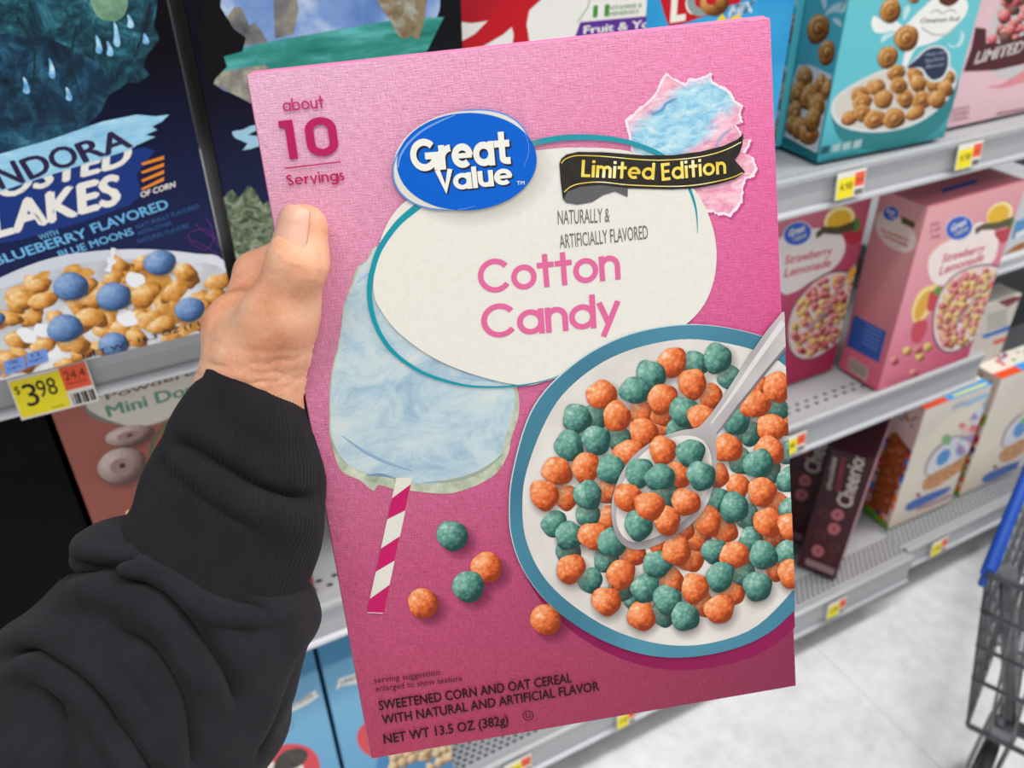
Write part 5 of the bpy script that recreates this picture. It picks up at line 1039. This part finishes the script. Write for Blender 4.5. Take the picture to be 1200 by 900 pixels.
def surface_nets(f, lo, hi, h):
    n = np.ceil((hi-lo)/h).astype(int)+1; gx = [lo[i]+h*np.arange(n[i]) for i in range(3)]
    D = np.empty(n, np.float32)
    for i in range(0, n[0], 16):
        P = np.stack(np.meshgrid(gx[0][i:i+16], gx[1], gx[2], indexing='ij'), -1); D[i:i+16] = f(P)
    s = D < 0; c = s[:-1, :-1, :-1].astype(np.int8)*0
    for a in (0, 1):
        for b in (0, 1):
            for e in (0, 1): c = c+s[a:n[0]-1+a, b:n[1]-1+b, e:n[2]-1+e]
    act = (c > 0) & (c < 8); idx = -np.ones(act.shape, int); I = np.argwhere(act); idx[act] = np.arange(len(I))
    acc = np.zeros((len(I), 3)); cnt = np.zeros(len(I))
    cr = [np.array([a, b, e]) for a in (0, 1) for b in (0, 1) for e in (0, 1)]
    for p in range(8):
        for q in range(p+1, 8):
            if abs(cr[p]-cr[q]).sum() != 1: continue
            A = I+cr[p]; B2 = I+cr[q]; da = D[tuple(A.T)]; db = D[tuple(B2.T)]; m = (da < 0) != (db < 0)
            t = np.where(m, da/(np.where(m, da-db, 1)), 0); acc += np.where(m[:, None], A+(B2-A)*t[:, None], 0); cnt += m
    V = lo+h*acc/cnt[:, None]; F = []
    for ax in range(3):
        o = [i for i in range(3) if i != ax]; sl_a = [slice(0, n[i]) for i in range(3)]; sl_b = list(sl_a); sl_a[ax] = slice(0, n[ax]-1); sl_b[ax] = slice(1, n[ax])
        a, b = s[tuple(sl_a)], s[tuple(sl_b)]; E_ = np.argwhere(a != b)
        E_ = E_[(E_[:, o[0]] > 0) & (E_[:, o[1]] > 0) & (E_[:, o[0]] < n[o[0]]-1) & (E_[:, o[1]] < n[o[1]]-1)]
        def id_(du, dv): Q = E_.copy(); Q[:, o[0]] -= du; Q[:, o[1]] -= dv; return idx[tuple(Q.T)]
        q = np.stack([id_(1, 1), id_(0, 1), id_(0, 0), id_(1, 0)], 1); fl_ = a[tuple(E_.T)]
        if ax == 1: fl_ = ~fl_
        q[~fl_] = q[~fl_][:, ::-1]; F.append(q)
    F = np.concatenate(F); F = F[(F >= 0).all(1)]
    return V, F
allp = np.array([wr2, wrist, t0, t1, t2, t3]+[p for f_ in fingers for p in f_[:4]])
HV_, HF_ = surface_nets(hand_sdf, allp.min(0)-.026, allp.max(0)+.026, .00105)
def loc2w(p): return mwh @ Vector((p[0], -p[2], p[1]))
def skin_mat():
    m, nt, b = newmat('skin'); tc = N(nt, 'ShaderNodeTexCoord')
    n1 = N(nt, 'ShaderNodeTexNoise', inp={'Scale': 45., 'Detail': 4., 'Roughness': .6}); n2 = N(nt, 'ShaderNodeTexNoise', inp={'Scale': 700., 'Detail': 5., 'Roughness': .7}); v = N(nt, 'ShaderNodeTexVoronoi', inp={'Scale': 900.})
    for n in (n1, n2, v): L(nt, tc.outputs['Object'], n.inputs['Vector'])
    r = ramp(nt, [(.32, 'd88e6b'), (.5, 'eaac8a'), (.68, 'f3c4a8')]); L(nt, mth(nt, 'ADD', mth(nt, 'MULTIPLY', n1.outputs['Fac'], .8), mth(nt, 'MULTIPLY', n2.outputs['Fac'], .2)), r.inputs[0]); L(nt, r.outputs[0], b.inputs['Base Color'])
    b.inputs['Roughness'].default_value = .48; b.inputs['Subsurface Weight'].default_value = .25; b.inputs['Subsurface Radius'].default_value = (1, .35, .2); b.inputs['Subsurface Scale'].default_value = .004
    b.inputs['Specular IOR Level'].default_value = .4
    bp_ = N(nt, 'ShaderNodeBump', inp={'Strength': .35, 'Distance': .0003}); L(nt, mth(nt, 'ADD', n2.outputs['Fac'], mth(nt, 'MULTIPLY', v.outputs['Distance'], .7)), bp_.inputs['Height']); L(nt, bp_.outputs[0], b.inputs['Normal'])
    return m
SKIN = skin_mat()
elbow = at_d(40, 1000, .30)
person = empty('person', Matrix.Translation(elbow), 'person in a black sweatshirt, left hand gripping the pink box by its edge', 'person')
HWv = [loc2w(p)-elbow for p in HV_]
hand = mesh_np('hand', HWv, HF_.tolist(), [SKIN], person)
md = hand.modifiers.new('smooth', 'SMOOTH'); md.factor = .5; md.iterations = 2
# thumb nail: a curved plate over the tip, following the thumb's own curve
ax = (t3-t2)/np.linalg.norm(t3-t2); up0 = np.array([-.50, 0, .86]); up0 -= ax*(up0@ax); up0 /= np.linalg.norm(up0); sd = np.cross(ax, up0)
NV, NF = [], []; nu, nv = 20, 24
sa, sb, st3 = .0005, .0198, float(np.linalg.norm(t3-t2))
for j in range(nv+1):
    for i in range(nu+1):
        a, q = -1+2*i/nu, j/nv
        ha = 49*(math.sqrt(max(0, 1-(1-q/.28)**2)) if q < .28 else 1-.07*(q-.28))
        s = sa+(sb-sa)*q-(.0016*a*a if q > .5 else 0)*(q-.5)*2
        ang = R(ha)*a; tq = min(max(s/st3, 0), 1); rr = .0108+(.0091-.0108)*tq+.0003-.0030*max(0, (s-st3)/.0092)**2
        if q < .06 or abs(a) > .93: rr -= .0004
        NV.append(t2+ax*s+(up0*math.cos(ang)+sd*math.sin(ang))*rr)
NF = [(j*(nu+1)+i, j*(nu+1)+i+1, (j+1)*(nu+1)+i+1, (j+1)*(nu+1)+i) for j in range(nv) for i in range(nu)]
NAIL = ink('dfae98', .34, .4)
nail = mesh_np('thumbnail', [loc2w(p)-elbow for p in NV], NF, [NAIL], person); nail['label'] = 'pale glossy thumbnail'
sm = nail.modifiers.new('thick', 'SOLIDIFY'); sm.thickness = .0006; sm.offset = 0
# --- sleeve
ST = [((249, 429), (353, 458), .345, .0215), ((244, 440), (358, 470), .3445, .024), ((231, 456), (363, 492), .3435, .0265), ((206, 494), (374, 545), .3415, .030), ((191, 522), (378, 578), .340, .032), ((177, 556), (378, 608), .3375, .034), ((165, 585), (370, 648), .335, .0355), ((147, 615), (353, 700), .331, .037)]
SL = [((150, 606), (352, 692), .3325, .0365), ((136, 612), (355, 700), .3325, .0405), ((114, 626), (363, 716), .332, .043), ((104, 642), (368, 732), .331, .044), ((100, 660), (366, 750), .330, .045), ((82, 674), (358, 772), .328, .047), ((62, 690), (348, 795), .325, .050), ((40, 716), (341, 822), .322, .052), ((22, 742), (334, 846), .319, .055), ((12, 770), (327, 868), .316, .057), ((-4, 792), (318, 889), .313, .060), ((-50, 840), (300, 930), .308, .063), ((-110, 900), (280, 980), .302, .066), ((-190, 980), (250, 1050), .295, .070), ((-330, 1150), (170, 1240), .285, .075), ((-560, 1450), (20, 1600), .27, .08)]
def proj(p):
    q = Vector(p)-EYE; z = q.dot(fw); return np.array([600+FPX*q.dot(RT)/z, 450+FPX*q.dot(DN)/z])
def loft(st, ns, nt_, disp):
    K = len(st); A = np.array([[*a, *b, d, r] for a, b, d, r in st]); out = []; ss = np.linspace(0, K-1-1e-6, ns)
    G = np.array([list(v) for v in crom([Vector(x[:2]) for x in A], False, 24)]); 
    def cr(col, s):
        i = int(s); t = s-i; g = lambda j: A[min(max(j, 0), K-1), col]; a, b, c_, d = g(i-1), g(i), g(i+1), g(i+2)
        return .5*((2*b)+(c_-a)*t+(2*a-5*b+4*c_-d)*t*t+(3*b-a-3*c_+d)*t**3)
    V = []
    for s in ss:
        lx, ly, rx, ry, d, r = [cr(k, s) for k in range(6)]
        Lp, Rp = at_d(lx, ly, d), at_d(rx, ry, d); C_ = (Lp+Rp)/2; a = (Rp-Lp)/2; al = a.length
        for k in range(nt_):
            th = 2*math.pi*k/nt_; c_, s_ = math.cos(th), math.sin(th)
            n_ = (a/al*(c_/al)-fw*(s_/r)); n_.normalize()
            p = C_+a*c_*.97-fw*(r*s_)
            V.append((p, n_, s/(K-1), th))
    D = disp(V); W_ = [p+n_*d_ for (p, n_, s, th), d_ in zip(V, D)]
    F = [(j*nt_+k, j*nt_+(k+1) % nt_, (j+1)*nt_+(k+1) % nt_, (j+1)*nt_+k) for j in range(ns-1) for k in range(nt_)]
    return W_, [f[::-1] for f in F]
def crease_field(px, creases):
    """how far each surface point sinks or swells beside the fabric folds"""
    out = np.zeros(len(px))
    for pts, dep, sg, rid in creases:
        q = np.array([list(v) for v in crom([Vector(p) for p in pts], False, 6)]); n = len(q); best = np.full(len(px), 1e9); sgn = np.zeros(len(px)); tp = np.zeros(len(px))
        for i in range(n-1):
            a, b = q[i], q[i+1]; ab = b-a; l2 = ab@ab; t = np.clip(((px-a)@ab)/l2, 0, 1); w_ = px-a-t[:, None]*ab; dd = np.sqrt((w_**2).sum(1)); m = dd < best
            best = np.where(m, dd, best); sgn = np.where(m, np.sign(ab[0]*w_[:, 1]-ab[1]*w_[:, 0]), sgn); tp = np.where(m, (i+t)/(n-1), tp)
        env = np.clip(np.minimum(tp, 1-tp)*6+.12, 0, 1); x = best*sgn
        out += 1.3*env*(-dep*np.exp(-(x/sg)**2)+rid*np.exp(-((x-2.4*sg)/(1.9*sg))**2)+rid*.7*np.exp(-((x+2.6*sg)/(2.2*sg))**2))
    return out
CUFF_CR = [([(205, 518), (225, 527), (258, 548), (296, 571), (335, 585), (366, 588)], .0042, 11, .0018), ([(186, 540), (200, 548), (225, 572), (262, 600), (300, 622)], .0012, 9, .0006), ([(262, 480), (300, 500), (340, 512)], -.0012, 14, 0)]
NR = 92
def cuff_disp(V):
    px = np.array([proj(p) for p, *_ in V]); cf = crease_field(px, CUFF_CR); out = []
    for i, (p, n_, s, th) in enumerate(V):
        front = max(0., min(1., math.sin(th)*2+.3)); wob = .35*math.sin(s*9+th*2)*s
        rib = abs(math.sin((th*NR+wob*2.2)/2)); d = .0018*(rib**.45-1)
        d += cf[i]*front-.0022*max(0, 1-s/.02)**2+.0006*math.sin(s*17+th*3)
        out.append(d)
    return out
def cloth(name, base, scale, rib=False):
    m, nt, b = newmat(name); tc = N(nt, 'ShaderNodeTexCoord')
    n1 = N(nt, 'ShaderNodeTexNoise', inp={'Scale': 1500., 'Detail': 4., 'Roughness': .8}); n2 = N(nt, 'ShaderNodeTexNoise', inp={'Scale': 90., 'Detail': 5.})
    for n in (n1, n2): L(nt, tc.outputs['Object'], n.inputs['Vector'])
    r = ramp(nt, [(.3, base[0]), (.75, base[1])]); L(nt, mth(nt, 'ADD', mth(nt, 'MULTIPLY', n1.outputs['Fac'], .55), mth(nt, 'MULTIPLY', n2.outputs['Fac'], .45)), r.inputs[0]); L(nt, r.outputs[0], b.inputs['Base Color'])
    b.inputs['Roughness'].default_value = .92; b.inputs['Specular IOR Level'].default_value = .15
    b.inputs['Sheen Weight'].default_value = .06; b.inputs['Sheen Roughness'].default_value = .5; b.inputs['Sheen Tint'].default_value = (.8, .8, .9, 1)
    bp_ = N(nt, 'ShaderNodeBump', inp={'Strength': .7, 'Distance': .0004}); L(nt, mth(nt, 'ADD', n1.outputs['Fac'], mth(nt, 'MULTIPLY', n2.outputs['Fac'], .6)), bp_.inputs['Height']); L(nt, bp_.outputs[0], b.inputs['Normal'])
    return m
KNIT = cloth('black_rib_knit', ('141316', '242226'), 1); FLEECE = cloth('black_fleece', ('17161a', '28272c'), 1)
V_, F_ = loft(ST, 150, NR*8, cuff_disp)
SLV_CR = [
 ([(98, 655), (125, 660), (156, 659), (166, 655)], .0060, 4.5, .0022),
 ([(140, 640), (165, 648), (187, 657), (218, 673), (245, 694), (275, 705), (310, 716)], .0040, 6, .0016),
 ([(80, 676), (100, 671), (124, 670), (162, 682), (193, 698), (218, 723), (240, 758), (262, 790), (275, 830)], .0068, 8.5, .0024),
 ([(5, 778), (25, 765), (50, 764), (75, 776), (103, 794), (124, 819), (137, 844), (156, 869), (176, 900), (190, 930)], .0095, 7, .0034),
 ([(140, 742), (174, 757), (199, 785), (215, 819), (221, 857), (224, 905)], .0055, 9, .0018),
 ([(365, 748), (352, 775), (330, 812), (312, 850), (295, 890)], .0014, 4, .0007),
 ([(60, 800), (72, 830), (80, 870), (84, 910)], .0022, 8, .0008)]
def slv_disp(V):
    px = np.array([proj(p) for p, *_ in V]); cf = crease_field(px, SLV_CR); out = []
    for i, (p, n_, s, th) in enumerate(V):
        front = max(0., min(1., math.sin(th)*2.2+.35)); d = cf[i]*front+.0009*math.sin(s*14+th*2)+.0007*math.sin(s*31-th*3+1)
        d += .0016*math.exp(-((s-.10)/.05)**2)
        out.append(d)
    return out
V2, F2 = loft(SL, 330, 420, slv_disp)
sleeve = mesh_np('sweatshirt_sleeve', [p-elbow for p in V2], F2, [FLEECE], person); sleeve['label'] = 'black fleece sleeve with deep folds'
cuff = mesh_np('cuff', [p-elbow for p in V_], F_, [KNIT], sleeve); cuff['label'] = 'black ribbed knit cuff'
for o_, t_ in ((sleeve, .0018), (cuff, .0016)):
    sm = o_.modifiers.new('thick', 'SOLIDIFY'); sm.thickness = t_; sm.offset = -1
